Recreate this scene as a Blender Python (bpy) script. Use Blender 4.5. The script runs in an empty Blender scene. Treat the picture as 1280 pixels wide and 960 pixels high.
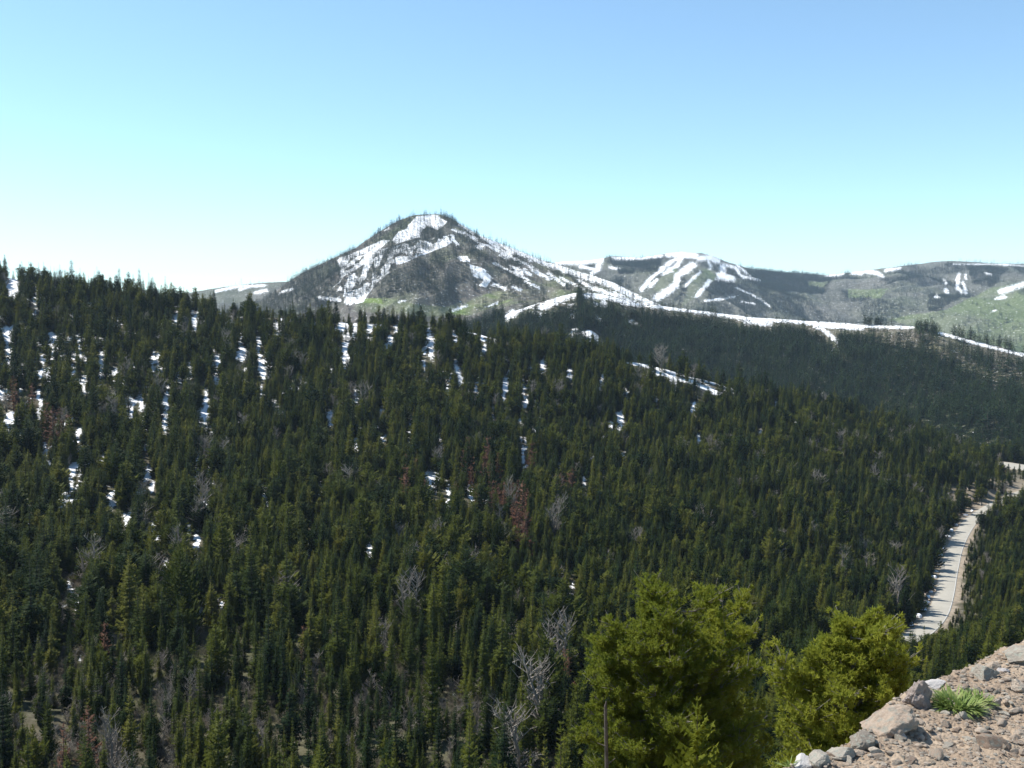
import bpy, bmesh, math, random
import numpy as np
from mathutils import Vector, Matrix, noise as mnoise

sc = bpy.context.scene
COL = sc.collection
R = math.radians
rng = np.random.default_rng(11)
random.seed(11)

# ------------------------------------------------------------------ camera, light, exposure
F = 1256.0                     # focal length in photo pixels (1280 wide)
PITCH = math.atan(80 / F)
cam = bpy.data.cameras.new('camera')
cam.sensor_width = 36.0
cam.lens = 36.0 * F / 1280.0
cam.clip_start = 0.1
cam.clip_end = 60000
camo = bpy.data.objects.new('camera', cam)
camo.location = (0, 0, 0)
camo.rotation_euler = (math.pi / 2 - PITCH, 0, 0)
COL.objects.link(camo)
sc.camera = camo

SUN_EL, SUN_AZ = R(55), R(-67)        # azimuth measured from +Y, clockwise: sun ahead and to the left
w = bpy.data.worlds.new('World')
sc.world = w
w.use_nodes = True
nt = w.node_tree
nt.nodes.clear()
sky = nt.nodes.new('ShaderNodeTexSky')
sky.sky_type = 'NISHITA'
sky.sun_disc = False
sky.sun_elevation = SUN_EL
sky.sun_rotation = SUN_AZ
sky.altitude = 2400
sky.air_density = 1.0
sky.dust_density = .25
sky.ozone_density = 1.0
bgn = nt.nodes.new('ShaderNodeBackground')
bgn.inputs['Strength'].default_value = 0.122
wo = nt.nodes.new('ShaderNodeOutputWorld')
tint = nt.nodes.new('ShaderNodeMix')
tint.data_type = 'RGBA'; tint.blend_type = 'MULTIPLY'; tint.inputs[0].default_value = 1
tint.inputs[7].default_value = (.95, 1.07, 1.0, 1)      # the camera's cool white balance on the clear sky
nt.links.new(sky.outputs[0], tint.inputs[6])
nt.links.new(tint.outputs[2], bgn.inputs[0])
nt.links.new(bgn.outputs[0], wo.inputs[0])
sl = bpy.data.lights.new('sun', 'SUN')
sl.energy = 4.2
sl.angle = R(0.5)
sl.color = (1.0, 0.955, 0.88)
so = bpy.data.objects.new('sun', sl)
d = Vector((math.sin(SUN_AZ) * math.cos(SUN_EL), math.cos(SUN_AZ) * math.cos(SUN_EL), math.sin(SUN_EL)))
so.rotation_euler = d.to_track_quat('Z', 'Y').to_euler()
so.location = (0, 0, 60)
COL.objects.link(so)
sc.view_settings.view_transform = 'Standard'
sc.view_settings.look = 'None'
sc.view_settings.exposure = 0.85
sc.view_settings.gamma = 1.0
sc.cycles.max_bounces = 6
sc.cycles.diffuse_bounces = 2
sc.cycles.glossy_bounces = 1
sc.cycles.transmission_bounces = 2
sc.cycles.volume_bounces = 0
sc.cycles.transparent_max_bounces = 4

# ------------------------------------------------------------------ numeric helpers
CP, SP = math.cos(PITCH), math.sin(PITCH)


def ray(px, py):
    a = (px - 640) / F
    b = (480 - py) / F
    return a, CP + b * SP, -SP + b * CP


def at(px, py, Y):
    a, y, z = ray(px, py)
    return np.array([a * Y / y, Y, z * Y / y])


def tanel(py):
    a, y, z = ray(640, py)
    return z / y


def project(x, y, z):
    dep = y * CP - z * SP
    up = y * SP + z * CP
    dep = np.where(dep < 0.01, 0.01, dep)
    return 640 + F * x / dep, 480 - F * up / dep


def _hash(ix, iy, seed):
    h = (ix.astype(np.int64) * 374761393 + iy.astype(np.int64) * 668265263 + seed * 974711) & 0x7fffffff
    h = ((h ^ (h >> 13)) * 1274126177) & 0x7fffffff
    return ((h ^ (h >> 16)) & 0xffff) / 65535.0


def vnoise(x, y, seed=0):
    x = np.asarray(x, float); y = np.asarray(y, float)
    ix = np.floor(x); iy = np.floor(y)
    fx = x - ix; fy = y - iy
    fx = fx * fx * (3 - 2 * fx); fy = fy * fy * (3 - 2 * fy)
    a = _hash(ix, iy, seed); b = _hash(ix + 1, iy, seed)
    c = _hash(ix, iy + 1, seed); e = _hash(ix + 1, iy + 1, seed)
    return (a + (b - a) * fx) * (1 - fy) + (c + (e - c) * fx) * fy


def fbm(x, y, o=4, seed=0):
    s = 0; amp = 0.5; tot = 0
    for k in range(o):
        s = s + amp * vnoise(x * 2 ** k + 17.3 * k, y * 2 ** k - 9.1 * k, seed + k)
        tot += amp; amp *= 0.5
    return s / tot


def sm(a, b, x):
    t = np.clip((x - a) / (b - a), 0, 1)
    return t * t * (3 - 2 * t)


def stroke(px, py, pts, wd):
    """1 inside a polyline of width wd (photo pixels), fading to 0 outside"""
    best = np.full(np.shape(px), 1e9)
    for (x0, y0), (x1, y1) in zip(pts[:-1], pts[1:]):
        dx, dy = x1 - x0, y1 - y0
        t = np.clip(((px - x0) * dx + (py - y0) * dy) / (dx * dx + dy * dy + 1e-9), 0, 1)
        best = np.minimum(best, np.hypot(px - x0 - t * dx, py - y0 - t * dy))
    return np.clip(0.5 + (wd / 2 - best) / (2.2 + wd * .45), 0, 1)


def inpoly(px, py, poly):
    ins = np.zeros(np.shape(px), bool)
    n = len(poly)
    for i in range(n):
        x0, y0 = poly[i]; x1, y1 = poly[(i + 1) % n]
        if y0 == y1:
            continue
        c = ((y0 > py) != (y1 > py)) & (px < (x1 - x0) * (py - y0) / (y1 - y0) + x0)
        ins ^= c
    return ins


def fill(px, py, poly):
    return np.clip(inpoly(px, py, poly) * 0.9 + 0 * px, 0, 1)

# ------------------------------------------------------------------ ground height
TPX = [-1600, -600, 0, 300, 560, 800, 1000, 1130, 1200, 1262, 1340, 1600, 2600]
TY = [130, 200, 280, 370, 460, 540, 620, 760, 900]
TPY = {   # photo row at which bare ground lies, per column and distance
    -1600: [990, 760, 620, 500, 410, 330, 260],
    -600: [975, 765, 630, 520, 435, 362, 300],
    0: [962, 772, 645, 546, 468, 402, 340],
    300: [962, 782, 666, 580, 504, 442, 391],
    560: [965, 800, 690, 603, 522, 461, 408],
    800: [970, 835, 730, 640, 568, 508, 451],
    1000: [975, 860, 772, 672, 598, 543, 503],
    1130: [980, 872, 796, 704, 634, 578, 538],
    1200: [985, 880, 800, 722, 648, 596, 566],
    1262: [985, 880, 800, 724, 652, 606, 590],
    1340: [985, 880, 800, 722, 656, 612, 592],
    1600: [960, 850, 770, 700, 640, 600, 580],
    2600: [900, 790, 720, 650, 600, 560, 540]}
TB = {-1600: (-60, -150), -600: (-80, -160), 0: (-60, -150), 300: (-70, -150), 560: (-85, -155), 800: (-105, -160), 1000: (-115, -160),
      1130: (-115, -150), 1200: (-108, -130), 1262: (-98, -125), 1340: (-98, -125), 1600: (-100, -150), 2600: (-100, -150)}
TZ = np.array([[tanel(p) * Y for p, Y in zip(TPY[c], TY)] + list(TB[c]) for c in TPX])
# dense smooth table
_gy = np.linspace(60, 1000, 471)
_gp = np.linspace(-1600, 2600, 421)
_tab = np.array([np.interp(_gy, TY, row) for row in TZ])
_tab = np.array([np.interp(_gp, TPX, _tab[:, j]) for j in range(len(_gy))]).T      # [px, y]
_k = np.exp(-np.linspace(-2, 2, 15) ** 2); _k /= _k.sum()
_pad = np.pad(_tab, ((7, 7), (0, 0)), 'edge'); _tab = np.array([np.convolve(_pad[:, j], np.exp(-np.linspace(-2, 2, 7) ** 2) / np.exp(-np.linspace(-2, 2, 7) ** 2).sum(), 'same') for j in range(_pad.shape[1])]).T[7:-7]
_pad = np.pad(_tab, ((0, 0), (7, 7)), 'edge'); _tab = np.array([np.convolve(r, _k, 'same') for r in _pad])[:, 7:-7]


def table_z(x, y):
    p = np.clip((640 + F * x / np.maximum(y, 30) + 1600) / 10.0, 0, 419.999)
    q = np.clip((y - 60) / 2.0, 0, 469.999)
    i = np.floor(p).astype(int); j = np.floor(q).astype(int)
    f = p - i; g = q - j
    return (_tab[i, j] * (1 - f) + _tab[i + 1, j] * f) * (1 - g) + (_tab[i, j + 1] * (1 - f) + _tab[i + 1, j + 1] * f) * g


# road centre line: (px, py, distance); height follows from the pixel and distance
ROADP = [(1040, 852, 232), (1085, 826, 248), (1125, 804, 266), (1153, 789, 284), (1172, 768, 306), (1181, 742, 336), (1187, 712, 372),
         (1196, 680, 415), (1213, 652, 455), (1233, 637, 482), (1257, 624, 508), (1290, 611, 532), (1322, 600, 560), (1328, 593, 592),
         (1304, 588, 614), (1276, 584, 626), (1250, 580, 637), (1225, 577, 652)]


def catmull(P, n):
    P = np.array(P, float); out = []
    Q = np.vstack([2 * P[0] - P[1], P, 2 * P[-1] - P[-2]])
    for i in range(1, len(Q) - 2):
        for t in np.linspace(0, 1, n, endpoint=False):
            a, b, c, e = Q[i - 1], Q[i], Q[i + 1], Q[i + 2]
            out.append(0.5 * (2 * b + (c - a) * t + (2 * a - 5 * b + 4 * c - e) * t * t + (3 * b - a - 3 * c + e) * t ** 3))
    out.append(P[-1])
    return np.array(out)


ROAD = catmull([at(*p) for p in ROADP], 8)
_rx, _ry, _rz = ROAD.T


def road_hw(y):
    return 3.05 + 8.5 * sm(590, 616, y)


def road_d(x, y):
    x = np.asarray(x, float); y = np.asarray(y, float)
    best = np.full(x.shape, 1e9); bz = np.zeros(x.shape); side = np.zeros(x.shape)
    m = (x > 40) & (x < 520) & (y > 190) & (y < 720)
    xm, ym = x[m], y[m]
    b = np.full(xm.shape, 1e9); z = np.zeros(xm.shape); s = np.zeros(xm.shape)
    for i in range(len(ROAD) - 1):
        dx, dy = _rx[i + 1] - _rx[i], _ry[i + 1] - _ry[i]
        t = np.clip(((xm - _rx[i]) * dx + (ym - _ry[i]) * dy) / (dx * dx + dy * dy), 0, 1)
        ex = xm - _rx[i] - t * dx; ey = ym - _ry[i] - t * dy
        dd = np.hypot(ex, ey)
        k = dd < b
        b = np.where(k, dd, b); z = np.where(k, _rz[i] + t * (_rz[i + 1] - _rz[i]), z)
        s = np.where(k, np.sign(dx * ey - dy * ex), s)
    best[m] = b; bz[m] = z; side[m] = s
    return best, bz, side


def edge_s(x, y):
    return (y - x - 2.93) / 1.4142 + (fbm(x * 0.9, y * 0.9, 3, 5) - 0.5) * 0.35


def ground_z(x, y):
    x = np.asarray(x, float); y = np.asarray(y, float)
    s = edge_s(x, y)
    g = np.where(s < 20, 1.35 * s, 27 + 0.6 * (s - 20))
    g = 55 * np.tanh(np.maximum(g, 0) / 55.0) + 0.0 * np.minimum(s, 0)
    rough = (fbm(x * .25, y * .25, 4, 9) - .5) * np.clip(s * 0.25, 0, 1.6)
    zn = -1.93 - g + rough
    zt = table_z(x, y)
    zt = zt + (fbm(x / 42.0, y / 60.0, 4, 3) - .5) * (9.0 - 5 * sm(480, 600, y)) * sm(90, 240, y) + (fbm(x / 9.0, y / 9.0, 3, 4) - .5) * 1.6 * sm(60, 120, y)
    w_ = sm(45, 115, y)
    z = zn * (1 - w_) + zt * w_
    rd, rz, side = road_d(x, y)
    k = 1 - sm(0, 9.0, rd - road_hw(y) - 1.8)
    z = z * (1 - k) + (rz - 0.05) * k
    z = np.where(y > 900, z + (-165 - z) * sm(900, 1300, y), z)
    return z


def hit(px, py, y0=60.0, y1=690.0):
    ys = np.linspace(y0, y1, 4000)
    a, dy, dz = ray(px, py)
    gx = a * ys / dy; lz = dz * ys / dy
    gz = ground_z(gx, ys)
    k = np.nonzero(gz >= lz)[0]
    i = k[0] if len(k) else len(ys) - 1
    return np.array([gx[i], ys[i], gz[i]])

# ------------------------------------------------------------------ materials


def mat(name):
    m = bpy.data.materials.new(name)
    m.use_nodes = True
    n = m.node_tree.nodes; l = m.node_tree.links
    b = n['Principled BSDF']
    b.inputs['Specular IOR Level'].default_value = 0.15
    return m, n, l, b


def noisetex(n, l, scale, detail=6, rough=.6, obj=False, vec=None):
    t = n.new('ShaderNodeTexNoise')
    t.inputs['Scale'].default_value = scale
    t.inputs['Detail'].default_value = detail
    t.inputs['Roughness'].default_value = rough
    if vec is None:
        tc = n.new('ShaderNodeTexCoord')
        vec = tc.outputs['Object']
    l.new(vec, t.inputs['Vector'])
    return t.outputs['Fac']


def ramp(n, l, fac, stops, interp='LINEAR'):
    r = n.new('ShaderNodeValToRGB')
    r.color_ramp.interpolation = interp
    e = r.color_ramp.elements
    e[0].position, e[0].color = stops[0][0], (*stops[0][1], 1)
    e[1].position, e[1].color = stops[-1][0], (*stops[-1][1], 1)
    for p, c in stops[1:-1]:
        q = e.new(p); q.color = (*c, 1)
    l.new(fac, r.inputs[0])
    return r.outputs[0]


def mixc(n, l, fac, a, b, mode='MIX'):
    m = n.new('ShaderNodeMix'); m.data_type = 'RGBA'; m.blend_type = mode
    for s, v in ((m.inputs[0], fac), (m.inputs[6], a), (m.inputs[7], b)):
        if isinstance(v, (int, float)):
            s.default_value = v
        elif isinstance(v, tuple):
            s.default_value = (*v, 1)
        else:
            l.new(v, s)
    return m.outputs[2]


def mth(n, l, op, a, b=None, c=None, clamp=False):
    m = n.new('ShaderNodeMath'); m.operation = op; m.use_clamp = clamp
    for s, v in zip(m.inputs, (a, b, c)):
        if v is None:
            continue
        if isinstance(v, (int, float)):
            s.default_value = v
        else:
            l.new(v, s)
    return m.outputs[0]


def attr(n, name):
    a = n.new('ShaderNodeAttribute'); a.attribute_name = name
    return a.outputs['Fac']


def bump(n, l, b, h, strength, dist):
    bp = n.new('ShaderNodeBump')
    bp.inputs['Strength'].default_value = strength
    bp.inputs['Distance'].default_value = dist
    l.new(h, bp.inputs['Height'])
    l.new(bp.outputs[0], b.inputs['Normal'])


def terrain_mat(name, soil, grass, dirt, snow, fine, coarse, bd, sn=(3.2, 2.2)):
    m, n, l, b = mat(name)
    f1 = noisetex(n, l, coarse, 7)
    f2 = noisetex(n, l, fine, 5, .7)
    f3 = noisetex(n, l, fine * 3.1, 3, .7)
    c = ramp(n, l, f1, [(.3, soil[0]), (.5, soil[1]), (.68, soil[2])])
    c = mixc(n, l, mth(n, l, 'MULTIPLY', f2, .8), c, ramp(n, l, f2, [(.35, (.02, .03, .015)), (.65, (.16, .15, .11))]))
    gr = ramp(n, l, f2, [(.35, grass[0]), (.65, grass[1])])
    c = mixc(n, l, attr(n, 'green'), c, gr)
    dr = ramp(n, l, f2, [(.3, dirt[0]), (.7, dirt[1])])
    c = mixc(n, l, attr(n, 'dirt'), c, dr)
    sv = mth(n, l, 'ADD', attr(n, 'snow'), mth(n, l, 'MULTIPLY', mth(n, l, 'SUBTRACT', f2, .5), sn[0]))
    sv = mth(n, l, 'ADD', sv, mth(n, l, 'MULTIPLY', mth(n, l, 'SUBTRACT', f3, .5), sn[1]))
    sf = ramp(n, l, sv, [(.47, (0, 0, 0)), (.53, (1, 1, 1))])
    c = mixc(n, l, sf, c, snow)
    l.new(c, b.inputs['Base Color'])
    b.inputs['Roughness'].default_value = .9
    bump(n, l, b, f2, .6, bd)
    return m


M = {}
SNOW = (.86, .87, .89)
M['ground'] = terrain_mat('ground', ((.035, .035, .018), (.075, .06, .036), (.12, .10, .065)), ((.035, .045, .016), (.075, .08, .03)),
                          ((.20, .16, .115), (.36, .30, .23)), SNOW, .7, .05, .5, (1.8, 1.4))
M['hill'] = terrain_mat('hill', ((.03, .032, .018), (.085, .072, .05), (.15, .115, .085)), ((.06, .085, .03), (.13, .15, .07)),
                        ((.10, .085, .06), (.19, .155, .115)), SNOW, .25, .02, 1.5)
M['mountain'] = terrain_mat('mountain', ((.06, .06, .05), (.10, .095, .08), (.16, .145, .125)), ((.09, .145, .03), (.17, .22, .055)),
                            ((.13, .11, .10), (.22, .19, .17)), SNOW, .16, .012, 3, (2.8, 2.2))
M['range'] = terrain_mat('range', ((.06, .066, .055), (.10, .10, .085), (.15, .145, .125)), ((.08, .115, .035), (.15, .18, .07)),
                         ((.12, .12, .10), (.2, .18, .15)), SNOW, .13, .005, 5, (2.8, 2.2))


def needle_mat(name, stops, rough=.55, trans=0.0, nscale=4.0):
    m, n, l, b = mat(name)
    oi = n.new('ShaderNodeObjectInfo')
    f = noisetex(n, l, nscale, 3)
    v = mth(n, l, 'ADD', mth(n, l, 'MULTIPLY', oi.outputs['Random'], .85), mth(n, l, 'MULTIPLY', mth(n, l, 'SUBTRACT', f, .3), .6))
    c = ramp(n, l, v, stops)
    l.new(c, b.inputs['Base Color'])
    b.inputs['Roughness'].default_value = rough
    b.inputs['Specular IOR Level'].default_value = .04
    if trans:
        tr = n.new('ShaderNodeBsdfTranslucent')
        l.new(c, tr.inputs[0])
        mx = n.new('ShaderNodeMixShader'); mx.inputs[0].default_value = trans
        l.new(b.outputs[0], mx.inputs[1]); l.new(tr.outputs[0], mx.inputs[2])
        l.new(mx.outputs[0], n['Material Output'].inputs[0])
    return m


M['needles'] = needle_mat('needles', [(0, (.010, .021, .008)), (.3, (.021, .037, .010)), (.55, (.050, .066, .011)), (.8, (.092, .105, .015)), (1, (.12, .12, .022))], trans=.3)
M['needles_far'] = needle_mat('needles_far', [(0, (.008, .020, .010)), (.5, (.018, .036, .013)), (1, (.040, .060, .016))], trans=.1, nscale=3)
M['red_needles'] = needle_mat('red_needles', [(0, (.075, .036, .024)), (1, (.14, .072, .045))], trans=.2)
M['pine_needles'] = needle_mat('pine_needles', [(0, (.05, .075, .014)), (.35, (.14, .175, .026)), (.7, (.28, .30, .042)), (1, (.44, .42, .08))], trans=.45, nscale=1.6)
M['young_needles'] = needle_mat('young_needles', [(0, (.10, .12, .012)), (1, (.22, .22, .03))], trans=.35, nscale=3)


def simple(name, stops, scale, rough=.85, bs=.5, bd=.02):
    m, n, l, b = mat(name)
    f = noisetex(n, l, scale, 8, .65)
    l.new(ramp(n, l, f, stops), b.inputs['Base Color'])
    b.inputs['Roughness'].default_value = rough
    bump(n, l, b, f, bs, bd)
    return m


M['bark'] = simple('bark', [(.3, (.07, .05, .04)), (.7, (.18, .14, .11))], 3)
M['pine_bark'] = simple('pine_bark', [(.3, (.09, .08, .07)), (.7, (.28, .26, .22))], 6)
M['dead_wood'] = simple('dead_wood', [(.3, (.16, .14, .115)), (.7, (.40, .36, .31))], 2)
M['snag_wood'] = simple('snag_wood', [(.3, (.05, .042, .035)), (.7, (.15, .125, .105))], 6)
M['log_wood'] = simple('log_wood', [(.3, (.22, .17, .13)), (.7, (.48, .40, .33))], 2)
M['snow'] = simple('snow', [(.3, (.80, .82, .86)), (.7, (.88, .89, .90))], 3, .7)
M['line'] = simple('line', [(.3, (.45, .44, .41)), (.7, (.62, .61, .58))], 2)
m, n, l, b = mat('road')
f = noisetex(n, l, .25, 8, .6); f2 = noisetex(n, l, 3, 6, .7)
c = mixc(n, l, .5, ramp(n, l, f, [(.35, (.33, .305, .25)), (.65, (.41, .38, .32))]), ramp(n, l, f2, [(.3, (.26, .245, .21)), (.7, (.38, .36, .32))]))
l.new(c, b.inputs['Base Color']); b.inputs['Roughness'].default_value = .9
M['road'] = m


def rock_mat(name, stops, lich=(.30, .31, .27)):
    m, n, l, b = mat(name)
    oi = n.new('ShaderNodeObjectInfo')
    f = noisetex(n, l, 7, 9, .7); f2 = noisetex(n, l, 38, 6, .75); f3 = noisetex(n, l, 3, 3)
    v = mth(n, l, 'ADD', mth(n, l, 'MULTIPLY', f, .55), mth(n, l, 'MULTIPLY', oi.outputs['Random'], .45))
    c = ramp(n, l, v, stops)
    c = mixc(n, l, ramp(n, l, f3, [(.52, (0, 0, 0)), (.62, (.7, .7, .7))]), c, lich)
    c = mixc(n, l, .55, c, ramp(n, l, f2, [(.3, (.35, .33, .32)), (.7, (1.0, .98, .95))]), 'MULTIPLY')
    l.new(c, b.inputs['Base Color']); b.inputs['Roughness'].default_value = .9
    bump(n, l, b, mth(n, l, 'ADD', f, f2), .7, .012)
    return m


M['rock'] = rock_mat('rock', [(.2, (.26, .185, .14)), (.45, (.42, .325, .25)), (.75, (.64, .54, .44))])
M['grey_rock'] = rock_mat('grey_rock', [(.2, (.24, .205, .17)), (.45, (.38, .335, .28)), (.75, (.58, .53, .45))], (.40, .42, .36))
M['pale_rock'] = rock_mat('pale_rock', [(.2, (.55, .50, .47)), (.75, (.75, .72, .69))], (.7, .68, .66))
M['dark_rock'] = rock_mat('dark_rock', [(.2, (.14, .10, .085)), (.5, (.27, .21, .18)), (.75, (.42, .35, .31))], (.36, .32, .30))
m, n, l, b = mat('ledge_gravel')
f = noisetex(n, l, 2.2, 8, .65); f2 = noisetex(n, l, 40, 8, .75)
vo = n.new('ShaderNodeTexVoronoi'); vo.inputs['Scale'].default_value = 55
tc = n.new('ShaderNodeTexCoord'); l.new(tc.outputs['Object'], vo.inputs['Vector'])
c = ramp(n, l, f, [(.3, (.27, .20, .145)), (.5, (.39, .305, .225)), (.7, (.54, .44, .34))])
c = mixc(n, l, .5, c, ramp(n, l, f2, [(.3, (.45, .42, .4)), (.7, (1, .97, .93))]), 'MULTIPLY')
l.new(c, b.inputs['Base Color']); b.inputs['Roughness'].default_value = .95
bump(n, l, b, mth(n, l, 'ADD', f2, mth(n, l, 'MULTIPLY', vo.outputs['Distance'], -.8)), .9, .015)
M['ledge'] = m
m, n, l, b = mat('leaf')
oi = n.new('ShaderNodeObjectInfo')
f = noisetex(n, l, 12, 3)
c = ramp(n, l, f, [(.3, (.11, .17, .04)), (.55, (.24, .31, .09)), (.75, (.42, .42, .20))])
l.new(c, b.inputs['Base Color'])
tr = n.new('ShaderNodeBsdfTranslucent'); l.new(c, tr.inputs[0])
mx = n.new('ShaderNodeMixShader'); mx.inputs[0].default_value = .35
l.new(b.outputs[0], mx.inputs[1]); l.new(tr.outputs[0], mx.inputs[2]); l.new(mx.outputs[0], n['Material Output'].inputs[0])
M['leaf'] = m
M['shrub'] = needle_mat('shrub', [(0, (.13, .11, .08)), (.4, (.20, .17, .13)), (.7, (.11, .12, .05)), (1, (.27, .23, .18))], nscale=2)

# ------------------------------------------------------------------ object helpers


def np_mesh(name, V, Fc, mats=(), mi=None, smooth=False):
    me = bpy.data.meshes.new(name)
    V = np.asarray(V, np.float32); Fc = np.asarray(Fc, np.int32)
    k = Fc.shape[1]
    me.vertices.add(len(V)); me.vertices.foreach_set('co', V.ravel())
    me.loops.add(Fc.size); me.loops.foreach_set('vertex_index', Fc.ravel())
    me.polygons.add(len(Fc))
    me.polygons.foreach_set('loop_start', np.arange(len(Fc), dtype=np.int32) * k)
    if mi is not None:
        me.polygons.foreach_set('material_index', np.asarray(mi, np.int32))
    if smooth:
        me.polygons.foreach_set('use_smooth', np.ones(len(Fc), bool))
    for x in mats:
        me.materials.append(x)
    me.update(calc_edges=True)
    return me


def link(name, me, parent=None, loc=None, label=None, cat=None, group=None, kind=None):
    o = bpy.data.objects.new(name, me)
    COL.objects.link(o)
    if parent: o.parent = parent
    if loc is not None: o.location = loc
    if label: o['label'] = label
    if cat: o['category'] = cat
    if group: o['group'] = group
    if kind: o['kind'] = kind
    return o


def fattr(me, name, a):
    at_ = me.attributes.new(name, 'FLOAT', 'POINT')
    at_.data.foreach_set('value', np.asarray(a, np.float32).ravel())


def grid_faces(nr, nc):
    i = np.arange(nr - 1)[:, None] * nc + np.arange(nc - 1)[None, :]
    return np.stack([i, i + 1, i + nc + 1, i + nc], -1).reshape(-1, 4)

# ------------------------------------------------------------------ ground sheet
# gaps in the wood where snow still lies: (px, py, half width, half height)
GAPS = [(16, 352, 8, 16), (32, 345, 4, 8), (10, 432, 5, 24), (92, 322, 3, 3), (125, 452, 4, 10), (53, 448, 3, 8), (65, 420, 4, 5), (128, 465, 3, 8),
        (105, 480, 3, 7), (163, 507, 5, 12), (207, 520, 5, 22), (183, 548, 3, 10), (257, 510, 5, 20), (243, 402, 4, 8), (192, 448, 3, 10),
        (270, 458, 4, 13), (302, 440, 7, 7), (323, 425, 3, 8), (327, 458, 6, 8), (345, 410, 3, 8), (375, 390, 16, 5), (338, 388, 12, 3), (430, 402, 5, 10), (444, 408, 4, 10),
        (432, 440, 5, 12), (462, 404, 3, 9), (485, 424, 4, 5), (540, 432, 5, 12), (536, 414, 3, 6), (570, 456, 4, 6), (576, 470, 3, 8),
        (678, 456, 4, 6), (712, 466, 4, 5), (632, 478, 4, 8), (630, 492, 3, 6), (605, 420, 3, 5), (655, 480, 2, 6), (246, 580, 4, 10), (256, 636, 6, 9), (208, 710, 7, 13),
        (140, 628, 5, 8), (88, 735, 4, 16), (97, 748, 4, 8), (38, 660, 3, 14), (90, 590, 3, 8), (57, 560, 3, 8), (98, 540, 3, 6), (236, 660, 3, 14),
        (246, 680, 4, 14), (157, 650, 3, 9), (192, 655, 4, 6), (118, 662, 3, 5), (412, 522, 6, 7), (444, 498, 3, 6), (478, 507, 3, 6), (480, 548, 3, 5),
        (400, 614, 3, 6), (550, 556, 2, 10), (545, 605, 4, 6), (536, 592, 3, 4), (560, 612, 3, 4), (512, 552, 2, 4), (607, 628, 2, 5), (462, 682, 3, 4), (385, 686, 3, 6),
        (470, 725, 4, 6), (715, 735, 4, 6), (726, 842, 3, 7), (868, 508, 5, 6), (875, 546, 4, 5), (775, 524, 4, 10), (780, 568, 3, 5), (783, 490, 3, 4), (752, 472, 3, 6),
        (655, 498, 2, 7), (252, 770, 2, 8), (150, 738, 2, 7), (100, 820, 2, 4), (275, 752, 4, 4), (565, 868, 5, 3), (185, 590, 5, 6), (190, 605, 5, 5),
        (175, 500, 3, 8), (14, 520, 4, 4), (8, 525, 4, 6), (50, 505, 3, 6), (350, 350, 2, 2), (60, 470, 3, 5), (655, 560, 3, 4), (740, 570, 3, 3), (950, 538, 2, 2),
        (1085, 520, 2, 2), (992, 525, 2, 2), (970, 500, 3, 3), (1220, 500, 2, 2), (755, 590, 2, 3), (730, 600, 3, 4), (820, 500, 3, 3), (700, 580, 2, 3)]
_g = np.random.default_rng(77)
GAPS += [(_g.uniform(0, 700) ** 1.0, _g.uniform(365, 640), _g.uniform(1.2, 2.2), _g.uniform(4, 10)) for _ in range(30)]
GAPS = [g for g in GAPS if g[1] > np.interp(g[0], [0, 300, 560, 800], [350, 398, 416, 470]) - 8]
ROADSNOW = [([(788, 452), (830, 462), (862, 468), (905, 482), (935, 492)], 3), ([(820, 466), (850, 474), (880, 484), (900, 492)], 2), ([(575, 412), (600, 416), (622, 420)], 2.5),
            ([(320, 386), (345, 389), (382, 394)], 5), ([(270, 388), (290, 390)], 4)]
rows = np.concatenate([np.exp(np.arange(math.log(14), math.log(940), .0065)), np.exp(np.linspace(math.log(945), math.log(9000), 80))])
us = np.linspace(-1.15, 1.15, 760)
GX = us[None, :] * rows[:, None]; GY = np.repeat(rows[:, None] - 25, len(us), 1)
GZ = ground_z(GX, GY)
inledge = (GY > 1.5) & (GY < 11) & (GX > -1.5) & (GX < 8.5)
GZs = GZ - 0.25 * inledge
ppx, ppy = project(GX, GY, GZ)
jx = ppx + (fbm(GX / 4, GY / 4, 2, 31) - .5) * 7; jy = ppy + (fbm(GX / 4, GY / 4, 2, 41) - .5) * 9
snow = np.zeros(GX.shape)
for (cx, cy, hx, hy) in GAPS:
    dd = np.sqrt(((jx - cx) / (hx * .62 + .5)) ** 2 + ((jy - cy - 2) / (hy * 1.25 + 1.5)) ** 2)
    snow = np.maximum(snow, np.clip(1.6 - dd * 1.1, 0, 1))
for pts, wd in ROADSNOW:
    snow = np.maximum(snow, stroke(jx, ppy, pts, wd + 3))
patch = fbm(GX / 5.0, GY / 16.0, 4, 77)
leftness = sm(1150, 250, ppx) * sm(830, 640, ppy) * .55 + .45 * sm(900, 200, ppx) * sm(560, 420, ppy)
snow = np.maximum(snow, np.clip((patch - .635 + .20 * leftness) * 7, 0, .9) * (leftness > .08) * (GY > 180) * (GY < 700))
rd, _, side = road_d(GX, GY)
rdw = rd - road_hw(GY)
dirt = (1 - sm(.8, 3.0, rdw + (fbm(GX / 5, GY / 5, 3, 8) - .5) * 4)) * 1.0
bank = (side > 0) & (rd < 30) & (GY > 470) & (GY < 600)
dirt = np.maximum(dirt, bank * np.clip(1.2 - rd / 26, 0, 1) * .75)
snow = snow * (1 - (rdw < 3))
dirt = np.maximum(dirt, np.clip(1 - (GY - 20) / 20, 0, 1) * .9)
green = np.clip((fbm(GX / 20, GY / 20, 3, 55) - .45) * 3, 0, 1) * .6
gm = np_mesh('ground', np.stack([GX, GY, GZs], -1).reshape(-1, 3), grid_faces(*GX.shape), [M['ground']], smooth=True)
fattr(gm, 'snow', snow); fattr(gm, 'dirt', dirt); fattr(gm, 'green', green * (1 - dirt))
link('ground', gm, kind='structure')

# ------------------------------------------------------------------ road


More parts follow.
